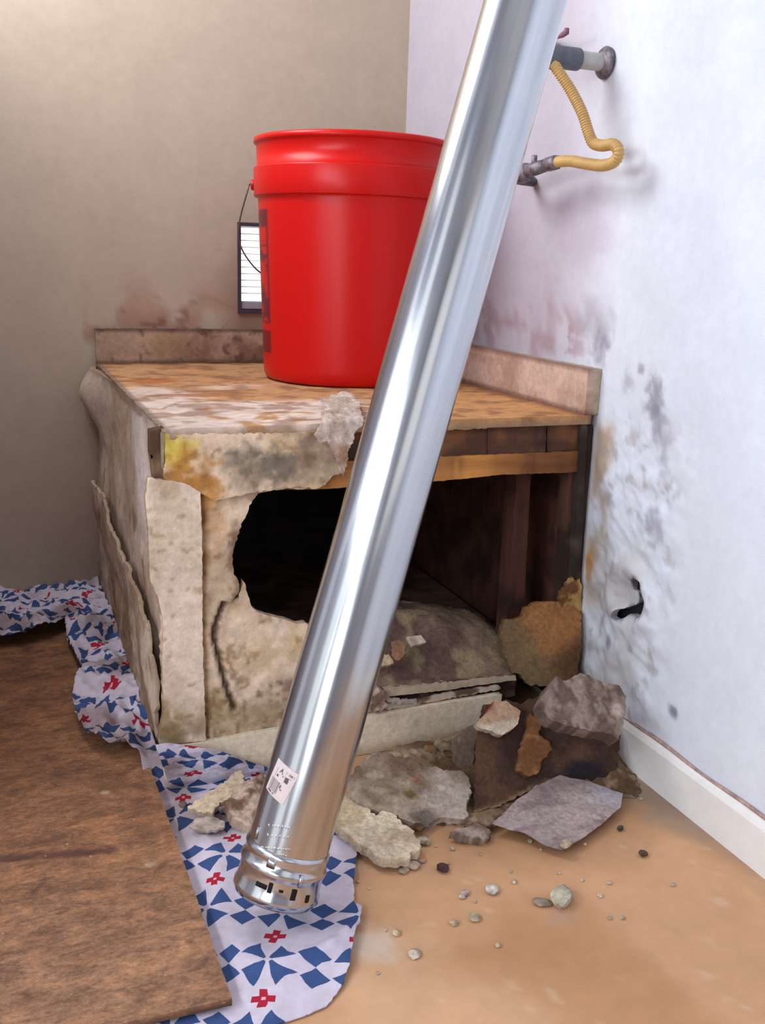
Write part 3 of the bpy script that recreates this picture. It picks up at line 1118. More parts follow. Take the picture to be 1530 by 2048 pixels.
# wire bail: ears left and right, handle hanging down on the left/back side
camd = A([CAM[0] - BC[0], CAM[1] - BC[1], 0.])
camd /= np.linalg.norm(camd)
lft = A([camd[1], -camd[0], 0.])
if lft @ CR > 0: lft = -lft
e1 = BC + lft * .157 + A([0, 0, .300])
hp = [e1 + camd * .01, e1 + lft * .006, BC + lft * .168 + A([0, 0, .285]) , BC + lft * .180 - camd * .01 + A([0, 0, .245]), BC + lft * .182 - camd * .02 + A([0, 0, .215]),
      BC + lft * .172 - camd * .03 + A([0, 0, .190]), BC + lft * .150 - camd * .045 + A([0, 0, .165]), BC + lft * .120 - camd * .092 + A([0, 0, .150]),
      BC + lft * .04 - camd * .150 + A([0, 0, .145]), BC - lft * .05 - camd * .152 + A([0, 0, .16]), BC - lft * .13 - camd * .095 + A([0, 0, .22]),
      BC - lft * .158 - camd * .02 + A([0, 0, .30])]
tag(tube('handle', spline(hp, 8), .0013, M['wire'], bk, 8), 'thin steel wire bail')
for s in (1, -1):
    c = BC + lft * s * .1565 + A([0, 0, .300])
    V, F = tube_mesh([c - lft * s * .003, c + lft * s * .0035, c + lft * s * .0045], .008, 16, lambda i: (.009, .008, .006)[i])
    o = mkobj('handle_ear', V, F, M['red'], bk, colors=base(A(V), (192, 17, 13)))

# ------------------------------------------------------------------ duct pipe
PB = at(550, 1786, 2, .033)
zc = (PB - CAM) @ CF
PT = CAM + ray(1052, 0) * zc
AXP = (PT - PB) / np.linalg.norm(PT - PB)
RP = .0396
tmax = (-RP - .004 - PB[0]) / AXP[0]
dp = empty('vent_pipe', PB)
tag(dp, 'long shiny galvanised metal vent pipe leaning across in front of the plinth', 'pipe')
# local frame: the pipe is built straight along Z and turned
Rm = Vector(AXP).to_track_quat('Z', 'Y').to_matrix()
dp.rotation_euler = Rm.to_euler()


PP = {}


def plocal(name, V, F, mat, smooth=True, colors=None):
    o = mkobj(name, V, F, mat, None, smooth, colors)
    o.parent = PP.get(name, dp)
    if name == 'tube': PP['price_sticker'] = PP['stamped_lettering'] = o
    if name == 'collar': PP['slot'] = PP['clip'] = o
    return o


def plathe(name, prof, mat, seg=96):
    V, F = [], []
    for r, h in prof:
        for s in range(seg):
            a = 2 * math.pi * s / seg
            V.append((r * math.cos(a), r * math.sin(a), h))
    for i in range(len(prof) - 1):
        for s in range(seg):
            F.append((i * seg + s, i * seg + (s + 1) % seg, (i + 1) * seg + (s + 1) % seg, (i + 1) * seg + s))
    return plocal(name, V, F, mat)


Ri = Rm.inverted()
vcam = Ri @ (Vector(CAM) - Vector(PB))


def pang(px, py):
    """(angle, height) on the pipe surface seen at a pixel"""
    d = Ri @ Vector(ray(px, py))
    a = d.x ** 2 + d.y ** 2
    b = 2 * (vcam.x * d.x + vcam.y * d.y)
    c = vcam.x ** 2 + vcam.y ** 2 - RP ** 2
    t = (-b - math.sqrt(max(0, b * b - 4 * a * c))) / (2 * a)
    q = vcam + d * t
    return math.atan2(q.y, q.x), q.z


hcol = pang(545, 1712)[1]
plathe('tube', [(RP, hcol - .002)] + [(RP, h) for h in np.linspace(hcol, tmax, 60)] + [(RP - .0012, tmax), (RP - .0012, hcol)], M['galv'])
R2 = RP + .0012
plathe('collar', [(RP + .0002, hcol + .003), (R2 + .0006, hcol + .001), (R2 + .0010, hcol - .002), (R2, hcol - .005), (R2 - .0006, hcol - .010), (R2 + .0016, hcol - .013),
                  (R2 + .0022, hcol - .016), (R2 + .0012, hcol - .019), (R2 + .0002, hcol - .022), (R2 + .0004, .012), (R2 + .0020, .008), (R2 + .0020, .004),
                  (R2 + .0002, .002), (R2 - .0010, -.001), (R2 - .003, -.001), (R2 - .003, .03), (R2 - .004, hcol - .004)], M['galv'])
# slots, seam, rivet dimples
def patch(name, a0, a1, h0, h1, off, mat, n=10, colf=None, m=2, th=.0006, rot=0., label=None):
    V, F = [], []
    ca, ch = (a0 + a1) / 2, (h0 + h1) / 2
    for j in range(m + 1):
        for i in range(n + 1):
            u, v = (i / n - .5) * (a1 - a0) * RP, (j / m - .5) * (h1 - h0)
            uu, vv = u * math.cos(rot) - v * math.sin(rot), u * math.sin(rot) + v * math.cos(rot)
            a, h = ca + uu / RP, ch + vv
            V.append(((RP + off) * math.cos(a), (RP + off) * math.sin(a), h))
    k = len(V)
    V += [(x * (1 - th / RP), y * (1 - th / RP), z) for x, y, z in V]
    for j in range(m):
        for i in range(n):
            q = (j * (n + 1) + i, j * (n + 1) + i + 1, (j + 1) * (n + 1) + i + 1, (j + 1) * (n + 1) + i)
            F += [q, tuple(k + x for x in q[::-1])]
    rim = [i for i in range(n + 1)] + [j * (n + 1) + n for j in range(1, m + 1)] + [m * (n + 1) + i for i in range(n - 1, -1, -1)] + [j * (n + 1) for j in range(m - 1, 0, -1)]
    for a, b in zip(rim, rim[1:] + rim[:1]):
        F.append((a, a + k, b + k, b))
    cols = None
    if colf:
        UV = A([(i / n, j / m) for j in range(m + 1) for i in range(n + 1)])
        c = colf(UV)
        cols = np.vstack([c, c])
    o = plocal(name, V, F, mat, True, cols)
    if label: o['label'] = label
    return o


hs0, hs1 = .016, .024
for (x, w, hh) in ((524, .14, .004), (541, .05, .009), (586, .06, .010), (612, .05, .007), (562, .05, .002)):
    a, h = pang(x, 1775 + (x - 540) * .3)
    patch('slot', a - w, a + w, h - hh / 2, h + hh / 2, .0024, M['dark'], 4, m=1, th=.001)
aS, _ = pang(505, 1700)
patch('clip', aS - .03, aS + .03, hcol + .006, hcol + .018, .0016, M['galv'], 4, m=1, th=.0015)
aS, _ = pang(600, 1760)
patch('clip', aS - .05, aS + .03, hcol - .022, hcol - .010, .0044, M['galv'], 4, m=1, th=.0015)
aS, _ = pang(540, 1740)
patch('clip', aS - .10, aS + .10, hcol - .011, hcol - .002, .0022, M['galv'], 4, m=1, th=.0015)
# stamped lettering: small raised strokes in rows (illegible in the photograph)
V, F = [], []
rng = random.Random(4)
for (x0, x1, y, n, L) in ((538, 578, 1652, 7, .0042), (536, 576, 1672, 6, .0036), (522, 580, 1697, 15, .0032), (524, 572, 1709, 13, .0028)):
    for i in range(n):
        x = x0 + (x1 - x0) * i / (n - 1)
        a, h = pang(x, y + (x - 550) * .10)
        dx = rng.choice((-.02, 0, .02))
        l = L * rng.uniform(.6, 1)
        w = .010
        b = len(V)
        for (da, dh, r) in ((-w, -l / 2, 0), (w, -l / 2, 0), (w, l / 2, 0), (-w, l / 2, 0), (0, -l / 2 * .8, .0007), (0, l / 2 * .8, .0007)):
            aa = a + da + dx * (1 if dh > 0 else -1)
            V.append(((RP + r) * math.cos(aa), (RP + r) * math.sin(aa), h + dh))
        F += [(b, b + 1, b + 4), (b + 1, b + 2, b + 5, b + 4), (b + 2, b + 3, b + 5), (b + 3, b, b + 4, b + 5)]
o = plocal('stamped_lettering', V, F, M['galv'], True)
o['kind'] = 'stuff'


def stick_col(UV):
    u, v = UV[:, 0], UV[:, 1]
    c = base(UV, (212, 198, 198))
    P = np.stack([UV[:, 0], UV[:, 1], u * 0], 1)
    ink = np.zeros(len(u), bool)
    ink |= (u > .12) & (u < .56) & (v > .12) & (v < .48) & ((u * 26 % 1) < .52)          # bar code
    ink |= (u > .58) & (u < .80) & (v > .30) & (v < .72) & (h3((u * 14).astype(int), (v * 9).astype(int), 0 * u.astype(int), 3) > .62)
    tri = (v > .70) & (v < .88) & (np.abs(u - .40) < (.88 - v) * .50) & ~((v < .76) & (np.abs(u - .40) < .03))
    ink |= tri                                                                        # little black emblem
    for (a, b, y0, y1) in ((.56, .92, .80, .86), (.50, .70, .66, .71), (.18, .21, .50, .80), (.60, .90, .72, .75), (.84, .87, .2, .66), (.14, .5, .05, .09), (.25, .36, .56, .64)):
        ink |= (u > a) & (u < b) & (v > y0) & (v < y1) & (h3((u * 40).astype(int), 0 * u.astype(int), 0 * u.astype(int), 5) > .35)
    return mix(c, (74, 60, 66), ink * .85)


M['paper'] = col_mat('sticker_paper', .6, .05, 200, 200, .05)
aL, hL = pang(560, 1563)
wS = .046 / RP / 2 * .62
patch('price_sticker', aL - wS, aL + wS, hL - .0165, hL + .0165, .0004, M['paper'], 56, stick_col, 56, .0002, math.radians(-13), 'white paper sticker with a bar code')

# ------------------------------------------------------------------ gas line on right wall
F1 = at(1212, 126, 0, -.002)
st = empty('pipe_stub', F1)
tag(st, 'short grey pipe stub with a round flange sticking out of the right wall', 'pipe')
lathe('flange', [(0, 0), (.019, 0), (.0195, .003), (.017, .006), (.013, .008), (.012, .009), (0, .009)], F1, (-1, 0, 0), M['fitting'], st, 32, ref=A([0, 0, 1.]))
lathe('stub', [(.0105, .005), (.0105, .050)], F1, (-1, 0, 0), M['pvc'], st, 32, ref=A([0, 0, 1.]))
lathe('coupling', [(.0105, .040), (.0130, .041), (.0134, .043), (.0134, .070), (.0145, .072), (.0150, .085), (.0140, .098), (.0, .1)], F1, (-1, 0, 0), M['cap'], st, 32, ref=A([0, 0, 1.]))

hz = lambda x, y, X: at(x, y, 0, X)
hose = empty('gas_hose', hz(1112, 326, -.05))
tag(hose, 'yellow corrugated gas hose looping beside the right wall behind the metal pipe', 'hose')
HP = [hz(1095, 105, -.085), hz(1112, 135, -.08), hz(1140, 178, -.065), hz(1164, 225, -.055), hz(1176, 262, -.05), hz(1186, 285, -.047), hz(1204, 291, -.045), hz(1226, 289, -.043),
      hz(1237, 302, -.042), hz(1230, 322, -.042), hz(1205, 331, -.044), hz(1170, 327, -.046), (hz(1140, 322, -.048)), hz(1113, 324, -.05)]
sp_ = A(spline(HP, 30))
cum = np.concatenate([[0], np.cumsum(np.linalg.norm(np.diff(sp_, axis=0), axis=1))])
tt = np.linspace(0, cum[-1], int(cum[-1] / .0008))
sp_ = [A([np.interp(t, cum, sp_[:, k]) for k in range(3)]) for t in tt]
tube('hose', sp_, .007, M['gas'], hose, 16, lambda i: .0064 + .0008 * math.cos(i * math.pi / 2))
FT = [hz(1114, 324, -.05), hz(1090, 331, -.052), hz(1068, 338, -.054), hz(1040, 349, -.056), hz(1020, 356, -.058)]
tube('hose_nut', [FT[0], FT[0] + (FT[1] - FT[0]) * .8], .0095, M['fitting'], hose, 6)
tube('valve_body', [FT[1], FT[2], FT[3]], .0085, M['fitting'], hose, 12, lambda i: (.0085, .0095, .0085)[i])
tube('hose_nut', [FT[2] + (FT[3] - FT[2]) * .4, FT[3] + A([0, 0, -.001])], .0125, M['fitting'], hose, 6)
tube('feed_pipe', [FT[3], FT[4], FT[4] + A([.03, .02, 0]), A([-.004, FT[4][1] + .03, FT[4][2]])], .007, M['cap'], hose, 12)
o = tube('valve_tap', [FT[2], FT[2] + A([-.004, -.006, .016])], .004, M['fitting'], hose, 8)
# dark red mark: tap handle peeping out behind the pipe, above the stub
tp = hz(1131, 66, -.05)
hd = empty('tap_handle', tp)
tag(hd, 'small dark red tap lever peeping out above the grey pipe stub', 'handle')
M['darkred'] = flat_mat('dark_red_paint', (130, 84, 104), .6)
tube('lever', [hz(1118, 74, -.05), hz(1125, 70, -.05), hz(1133, 64, -.05), hz(1134, 56, -.05)], .0034, M['darkred'], hd, 8, lambda i: (.002, .0035, .004, .003)[i])
tube('spindle', [hz(1112, 76, -.05), hz(1119, 73, -.05), hz(1100, 82, -.002)], .0022, M['fitting'], hd, 8)

# ------------------------------------------------------------------ strand board and floor cloth
EP = [at(305, 1548, 2, .012), at(464, 1997, 2, .012)]
ed = EP[1] - EP[0]
ed /= np.linalg.norm(ed)
en = A([ed[1], -ed[0], 0.])
if en[0] < 0: en = -en      # points right, off the board
BT = .013
ob_px = [(-90, 1262), (235, 1262), (262, 1400), (305, 1548), (464, 1997), (230, 2050), (60, 2110), (-90, 2140)]


def osb_col(P):
    c = base(P, (144, 102, 72))
    c = mix(c, (162, 126, 100), sm(-P[:, 1], .75, 1.05) * .7)
    ln = [at(8, 1716, 2, BT), at(222, 1699, 2, BT)]
    c = mix(c, (92, 58, 50), (1 - sm(line_d(P, ln), .0055, .0085)) * .85)
    ln = [at(60, 1790, 2, BT), at(98, 1752, 2, BT)]
    c = mix(c, (84, 60, 48), (1 - sm(line_d(P, ln), .001, .003)) * .7)
    ln = [at(355, 1880, 2, BT), at(400, 1884, 2, BT)]
    c = mix(c, (84, 60, 48), (1 - sm(line_d(P, ln), .0005, .002)) * .8)
    for q in ((210, 1585), (300, 1730), (280, 1330), (135, 1380)):
        c = mix(c, (206, 186, 160), spot(P, at(*q, 2, BT), .006, q[0], .6, 120) * .7)
    return c


def cut_dent(P, _):
    ln = [at(8, 1716, 2, BT), at(222, 1699, 2, BT)]
    return -.0012 * (1 - sm(line_d(P, ln), .005, .0075)) + (fbm(P, 60, 7) - .5) * .0008


o = sheet('strand_board', uvpoly(ob_px, ZP(BT)), ZP(BT), M['osb'], res=.006, thick=.007, col=osb_col, disp=cut_dent, jag=.0004, side=(120, 84, 60))
tag(o, 'brown strand-board sheet with an inlaid dark strip, lying on the floor at left', 'board')

cl_px = [(-60, 1190), (60, 1182), (130, 1186), (196, 1196), (214, 1235), (236, 1290), (258, 1362), (284, 1440), (303, 1484), (330, 1479), (380, 1484), (430, 1492), (480, 1510),
         (530, 1526), (590, 1552), (630, 1590), (655, 1635), (690, 1660), (715, 1690), (712, 1725), (707, 1770), (709, 1808), (723, 1816), (719, 1848), (706, 1882),
         (700, 1930), (682, 1975), (652, 2008), (620, 2022), (575, 2038), (520, 2062), (470, 2110), (180, 2130), (200, 2050), (330, 2020), (440, 1990), (440, 1960),
         (404, 1860), (366, 1760), (330, 1660), (296, 1570), (280, 1540), (258, 1530), (215, 1528), (182, 1512), (152, 1474), (146, 1430), (166, 1372), (150, 1342), (134, 1302),
         (132, 1274), (100, 1288), (50, 1302), (-60, 1314)]
CZ = .0045


def cloth_z(P):
    s = (P - EP[0]) @ en           # + right of the board's edge
    t = (P - EP[0]) @ ed           # + towards the camera
    over = (1 - sm(s, -.022, .004)) * (1 - sm(t, -.03, .02))
    over = np.maximum(over, 1 - sm(t, -.16, -.04))
    z = .001 + over * (BT + .002)
    crump = 1 - sm(t, -.05, .02)
    wr = fbm(P + .04 * fbm(P, 9, 2)[:, None], 26, 200, 3)
    ridged = (1 - np.abs(wr * 2 - 1)) ** 2
    z += crump * (.019 * ridged + .016 * fbm(P, 16, 203, 2) + .006 * (1 - np.abs(fbm(P, 60, 204, 2) * 2 - 1)) ** 3)
    gentle = sm(s, .006, .03)
    z += (1 - crump) * gentle * (.0065 * (1 - np.abs(fbm(P, 11, 207, 2) * 2 - 1)) ** 3 + .003 * fbm(P, 30, 208))
    # thick hem at the right and fold in front of the pipe foot
    for ln, h, w in (([(640, 1650), (700, 1745), (706, 1800)], .005, .010), ([(640, 1925), (700, 1860)], .007, .006), ([(505, 1945), (590, 1920), (660, 1895)], .006, .006),
                     ([(310, 1560), (400, 1556), (450, 1540)], .006, .008), ([(460, 1990), (520, 1975), (575, 1960)], .004, .006), ([(350, 1640), (430, 1590)], .005, .008)):
        z += h * (1 - crump * .7) * np.exp(-(line_d(P, [at(*q, 2, CZ) for q in ln]) / w) ** 2)
    # flat under the pipe's foot
    q = line_d(P, [at(555, 1800, 2, 0), at(610, 1800, 2, 0)])
    z = z * (1 - .8 * (1 - sm(q, .03, .07)))
    return z


def cl_disp(P, _):
    return cloth_z(P)


def cl_uv(P, _):
    a = math.radians(24)
    x, y = P[:, 0], P[:, 1]
    t = (P - EP[0]) @ ed
    crump = 1 - sm(t, -.06, .02)
    w = (np.stack([fbm(P, 9, 211), fbm(P, 9, 213)], 1) - .5) * (.022 + .05 * crump)[:, None]
    w += (np.stack([fbm(P, 30, 214), fbm(P, 30, 215)], 1) - .5) * (.006 + .014 * crump)[:, None]
    u = x * math.cos(a) - y * math.sin(a) + w[:, 0]
    v = x * math.sin(a) + y * math.cos(a) + w[:, 1]
    ang2 = crump * .0
    return np.stack([u, v], 1) / .076 + A([[.36, .12]])


def cl_warp(P, P0, _):
    """where the cloth meets the plinth it climbs up the toe board"""
    P = P.copy()
    yf = -D - .0215
    m = (P0[:, 1] > yf) & (P0[:, 0] > -W - .004)
    t = (yf - CAM[1]) / (P0[:, 1] - CAM[1])
    Q = CAM + (P0 - CAM) * t[:, None]
    w = sm(Q[:, 2], .0, .012) * (fbm(P0, 40, 219) * .006)
    P[m, 0] = Q[m, 0]
    P[m, 1] = (yf - w)[m]
    P[m, 2] = np.maximum(Q[m, 2], .001) + .001
    return P


o = sheet('floor_cloth', uvpoly(cl_px, ZP(CZ)), (A([0, 0, 0.]), A([1., 0, 0]), A([0, 1., 0]), A([0, 0, 1.])), M['fabric'], res=.0042, thick=.0012, disp=cl_disp, uvf=cl_uv, warp=cl_warp,
          jag=.0008, col=lambda P: mix(base(P, (255, 255, 255)), (190, 178, 170), sm(fbm(P, 12, 9), .42, .66) * sm(P[:, 1], -.92, -.75)), seed=6)
tag(o, 'crumpled white cloth printed with blue diamonds and red crosses, under the metal pipe', 'cloth')

# ------------------------------------------------------------------ hanging torn scrap
def scrap_map(p):
    x, s = p[:, 0], p[:, 1]          # s<0 on the top, s>0 hanging down in front
    P = np.zeros((len(p), 3))
    P[:, 0] = x
    R = .006
    P[:, 1] = np.where(s < 0, -D - .006 - s, -D - .006 - R * np.sin(np.clip(s / R, 0, 1.57)))
    P[:, 2] = np.where(s < 0, H + .007, H + .007 - R + R * np.cos(np.clip(s / R, 0, 1.57)) - np.clip(s - R * 1.57, 0, 9))
    return P


sp_px_t = [(722, 832), (718, 812), (702, 792), (682, 788), (664, 792), (655, 804), (640, 800), (645, 812), (652, 822), (640, 838)]
sp_px_f = [(626, 868), (634, 884), (650, 880), (658, 895), (668, 912), (674, 935), (682, 952), (690, 930), (694, 900), (702, 880), (706, 862), (722, 850)]
sp2 = []
for q in sp_px_t:
    w = at(*q, 2, H + .007)
    sp2.append((w[0], -(w[1] + D + .006)))
for q in sp_px_f:
    w = at(*q, 1, -D - .012)
    sp2.append((w[0], H + .007 - w[2] + .003))


def scrap_warp(P, P0, P2):
    P = P.copy()
    a = fbm(P0 * A([1, 1, .25]), 60, 301)
    b = fbm(P0, 34, 303)
    hang = sm(P2[:, 1], -.01, .01)
    P[:, 1] -= hang * (.012 * (a - .35) + .008 * b)
    P[:, 2] += (1 - hang) * (.020 * (b - .40) + .004 * (a - .5))
    P[:, 2] = np.where(hang < .5, np.maximum(P[:, 2], H + .004), P[:, 2])
    return P


o = sheet('torn_scrap', sp2, ZP(0), M['rubble'], res=.0022, thick=.0012, mapfn=scrap_map, warp=scrap_warp, jag=.0012, seed=9,
          col=lambda P: mix(mix(base(P, (226, 204, 190)), (176, 116, 76), spot(P, fpx(676, 905), .016, 3, .7, 60) * .8), (190, 160, 140), sm(fbm(P, 40, 3), .5, .64) * .5))
tag(o, 'crumpled scrap of torn pinkish paper hanging over the plinth edge beside the pipe', 'scrap')

# ------------------------------------------------------------------ rubble
def heap_fn(C, rx, ry, h, rot=0.):
    c, s = math.cos(rot), math.sin(rot)
    def f(P):
        d = P - A(C)
        x, y = d[:, 0] * c + d[:, 1] * s, -d[:, 0] * s + d[:, 1] * c
        return h * np.exp(-(x / rx) ** 2 - (y / ry) ** 2)
    return f


# dust and crumbs heaped along the foot of the plinth (uncountable)
hA = heap_fn(at(1150, 1500, 2, 0), .09, .09, .030)
hB = heap_fn(at(860, 1525, 2, 0), .12, .05, .020)
hC = heap_fn(at(1090, 1480, 2, 0), .10, .06, .035)
hz_px = [(735, 1518), (800, 1500), (880, 1486), (960, 1472), (1040, 1452), (1110, 1440), (1165, 1436), (1232, 1478), (1258, 1530), (1285, 1580), (1270, 1600), (1230, 1590),
         (1150, 1600), (1000, 1640), (940, 1650), (880, 1650), (800, 1640), (740, 1600), (705, 1560)]


def heap_disp(P, _):
    q = [at(x, y, 2, 0) for x, y in hz_px]
    tp = sm(line_d(P, q + q[:1]), 0, .03)
    e = (hA(P) + hB(P) + hC(P)) * tp
    return .0015 + e + (fbm(P, 30, 401) - .40) * .016 * sm(e, .002, .02) + np.maximum(fbm(P, 110, 403) - .45, 0) * .010 * tp


def heap_col(P):
    c = base(P, (150, 122, 92))
    c = mix(c, (100, 72, 50), sm(fbm(P, 20, 405), .45, .62) * .8)
    c = mix(c, (206, 186, 160), sm(fbm(P, 90, 407), .56, .74) * .6)
    return c


o = sheet('plaster_dust', uvpoly(hz_px, ZP(0)), ZP(0), M['rubble'], res=.0045, thick=.001, disp=heap_disp, col=heap_col, jag=.004, seed=11)
tag(o, 'brown plaster dust and crumbs heaped at the foot of the plinth', 'debris', kind='stuff')

FH = ZP(.080)
hI = heap_fn(at(820, 1310, 2, .08), .17, .14, .050)
IN_PX = [(640, 1404), (745, 1388), (900, 1368), (1040, 1350)]


def in_disp(P, _):
    tp = sm(line_d(P, [at(*q, 2, .08) for q in IN_PX]), 0, .09)
    return .0015 + tp * (hI(P) * 1.25 + (fbm(P, 24, 411) - .40) * .022) + np.maximum(fbm(P, 90, 413) - .4, 0) * .008


o = sheet('plaster_dust', uvpoly([(640, 1402), (745, 1386), (900, 1366), (1040, 1349), (1060, 1330), (1040, 1312), (1000, 1300), (930, 1275), (850, 1262), (760, 1262), (650, 1290)], FH),
          FH, M['rubble'], res=.005, thick=.001, disp=in_disp, jag=.003, seed=12,
          col=lambda P: mix(mix(base(P, (150, 124, 104)), (104, 78, 72), sm(fbm(P, 16, 415), .44, .6) * .8), (186, 166, 126), sm(fbm(P, 30, 416), .55, .66) * .7))
tag(o, 'greyish brown dust heap lying inside the hole of the plinth', 'debris', kind='stuff')


def piece(name, px, fr, thick, colr, label, cat='rubble', amp=.004, nsc=40, res=.004, jag=.0015, seed=1, mat='rubble', side=None, warp=None, group=None, disp=None, sp=False):
    c = colr if callable(colr) else (lambda P: mix(base(P, colr), tuple(v * .72 for v in colr), sm(fbm(P, 45, seed), .46, .64) * .8))
    d = disp or (lambda P, _: (fbm(P, nsc, seed + 7) - .5) * amp + (fbm(P, nsc * 3, seed + 9) - .5) * amp * .4)
    o = sheet(name, uvpoly(px, fr), fr, M[mat], res=res, thick=thick, col=c, disp=d, jag=jag, seed=seed, side=side, warp=warp, smooth_poly=sp)
    return tag(o, label, cat, group)


def tilt(p, z, nx, ny, nz):
    O = at(*p, 2, z)
    N = A([nx, ny, nz], float)
    N /= np.linalg.norm(N)
    U = np.cross(A([0, 1., 0]), N)
    U /= np.linalg.norm(U)
    return (O, U, np.cross(N, U), N)


def two(c1, c2, sc, k, a=.46, b=.6, am=1.):
    return lambda P: mix(base(P, c1), c2, sm(fbm(P, sc, k), a, b) * am)


# dark brown sheet leaning against the plinth foot
FD = lean((945, 1622), (1235, 1566), .004, 46)


def dk_col(P):
    c = base(P, (98, 70, 52))
    c = mix(c, (66, 48, 42), sm(fbm(P, 18, 421), .45, .62) * .8)
    c = mix(c, (36, 32, 40), spot(P, on(1165, 1545, FD[0], FD[3]), .030, 4, .5, 30, .5, (1.3, 1, .5)) * .9)
    return mix(c, (160, 130, 96), (1 - sm(line_d(P, [on(x, y, FD[0], FD[3]) for x, y in ((948, 1624), (1000, 1612), (1060, 1578), (1100, 1562))]), .001, .004)) * .9)


piece('brown_sheet', [(948, 1625), (952, 1480), (966, 1410), (1010, 1400), (1090, 1420), (1180, 1440), (1240, 1470), (1236, 1530), (1215, 1568), (1110, 1566), (1060, 1580), (1000, 1612)],
      FD, .003, dk_col, 'dark brown torn sheet leaning on the plinth foot under the other rubble', 'sheet', amp=.006, nsc=22, seed=21)
FO = (FD[0] + FD[3] * .012, *FD[1:])
piece('wood_fragment', [(1060, 1425), (1082, 1440), (1078, 1470), (1100, 1484), (1104, 1500), (1086, 1520), (1078, 1545), (1056, 1552), (1036, 1540), (1040, 1500), (1052, 1470)],
      FO, .008, two((176, 124, 74), (128, 86, 54), 40, 431), 'orange-brown splintered wood fragment lying on the dark brown sheet', 'wood', seed=22, amp=.006)
FO2 = (FD[0] + FD[3] * .016, *FD[1:])


def chip_col(P):
    c = base(P, (226, 206, 184))
    q = on(1000, 1445, FO2[0], FO2[3])
    m = sm((P - q) @ FD[2], -.002, .004)
    c = mix(c, (206, 168, 140), m)
    return mix(c, (150, 70, 44), (1 - sm(line_d(P, [on(984, 1405, FO2[0], FO2[3]), on(974, 1422, FO2[0], FO2[3])]), .001, .004)) * .9)


piece('plaster_chip', [(990, 1400), (1012, 1402), (1042, 1422), (1036, 1448), (1022, 1460), (1004, 1470), (984, 1462), (962, 1456), (952, 1448), (972, 1425)],
      FO2, .010, chip_col, 'two-tone white and pinkish plaster chip on top of the dark brown sheet', seed=23, amp=.003, jag=.0008)
FG = lean((905, 1560), (970, 1545), .004, 58)
piece('plaster_shard', [(906, 1480), (935, 1455), (958, 1448), (950, 1490), (946, 1545), (925, 1548), (908, 1520)], FG, .006, two((176, 160, 146), (140, 118, 100), 30, 3),
      'upright grey plaster shard left of the dark brown sheet', seed=24)

# grey stucco block at the wall
FB = tilt((1170, 1500), .085, -.15, -.80, .75)
piece('stucco_block', [(1078, 1405), (1096, 1372), (1112, 1352), (1130, 1362), (1160, 1346), (1200, 1362), (1238, 1372), (1254, 1392), (1250, 1425), (1240, 1478), (1224, 1468),
                       (1180, 1462), (1130, 1450), (1098, 1438)], FB, .030,
      lambda P: mix(mix(base(P, (152, 134, 124)), (104, 84, 76), sm(fbm(P * A([3, 1, 1]), 50, 441), .46, .6) * .9), (206, 186, 176), spot(P, on(1232, 1420, FB[0], FB[3]), .010, 3, .5, 80) * .8),
      'brownish grey stucco block lying against the right wall on top of the rubble', seed=25, amp=.012, nsc=70, jag=.0008)
# orange board standing at the wall
FR = tilt((1085, 1500), .12, -.18, -1.0, .28)
FR = (at(1085, 1350, 1, -D - .022), *FR[1:])


def or_col(P):
    c = base(P, (166, 114, 70))
    c = mix(c, (148, 92, 46), sm(fbm(P, 30, 451), .45, .6) * .6)
    c = mix(c, (128, 104, 74), 1 - sm((P - on(1075, 1280, FR[0], FR[3])) @ FR[1], -.02, .015))
    return mix(c, (84, 60, 42), (1 - sm((P - on(1090, 1320, FR[0], FR[3])) @ FR[2], -.02, .01)) * .8 * sm((P - on(1075, 1280, FR[0], FR[3])) @ FR[1], -.02, .01))


def or_disp(P, _):
    return (fbm(P, 30, 453) - .5) * .006 - .010 * (1 - sm((P - on(1070, 1280, FR[0], FR[3])) @ FR[1], -.03, .008))


piece('board_remnant', [(1050, 1215), (1075, 1204), (1105, 1202), (1140, 1210), (1160, 1225), (1164, 1270), (1160, 1320), (1150, 1370), (1100, 1375), (1062, 1372), (1046, 1352),
                        (1030, 1348), (1012, 1310), (1004, 1270), (1014, 1238), (1030, 1242), (1044, 1232)], FR, .012, or_col,
      'rounded orange-brown board remnant standing at the right of the hole', 'board', seed=26, disp=or_disp, jag=.0015)
o = poly_slab('frayed_splinter', [(1116, 1212), (1122, 1186), (1134, 1166), (1146, 1154), (1152, 1162), (1160, 1158), (1164, 1190), (1162, 1228), (1140, 1215)], .004, .006,
          two((206, 166, 106), (130, 90, 56), 70, 461), 'rubble', .003, .002, parent=None, disp=lambda P, _: (fbm(P * A([1, 1, .3]), 90, 463) - .5) * .006)
tag(o, 'frayed pale splinter standing above the rounded orange board remnant', 'wood')

# big slab
FS = tilt((830, 1655), .010, .02, -.35, 1.0)


def slab_col(P):
    c = base(P, (178, 158, 138))
    c = mix(c, (122, 98, 76), sm(fbm(P, 20, 471), .45, .62) * .8)
    c = mix(c, (204, 190, 176), spot(P, on(900, 1590, FS[0], FS[3]), .045, 5, .5, 40) * .8)
    c = mix(c, (96, 86, 80), spot(P, on(850, 1635, FS[0], FS[3]), .016, 6, .6, 50) * .7)
    c = mix(c, (112, 92, 44), spot(P, on(822, 1588, FS[0], FS[3]), .009, 7, .6, 60) * .9)
    return mix(c, (176, 112, 90), spot(P, on(835, 1556, FS[0], FS[3]), .010, 8, .6, 60) * .5)


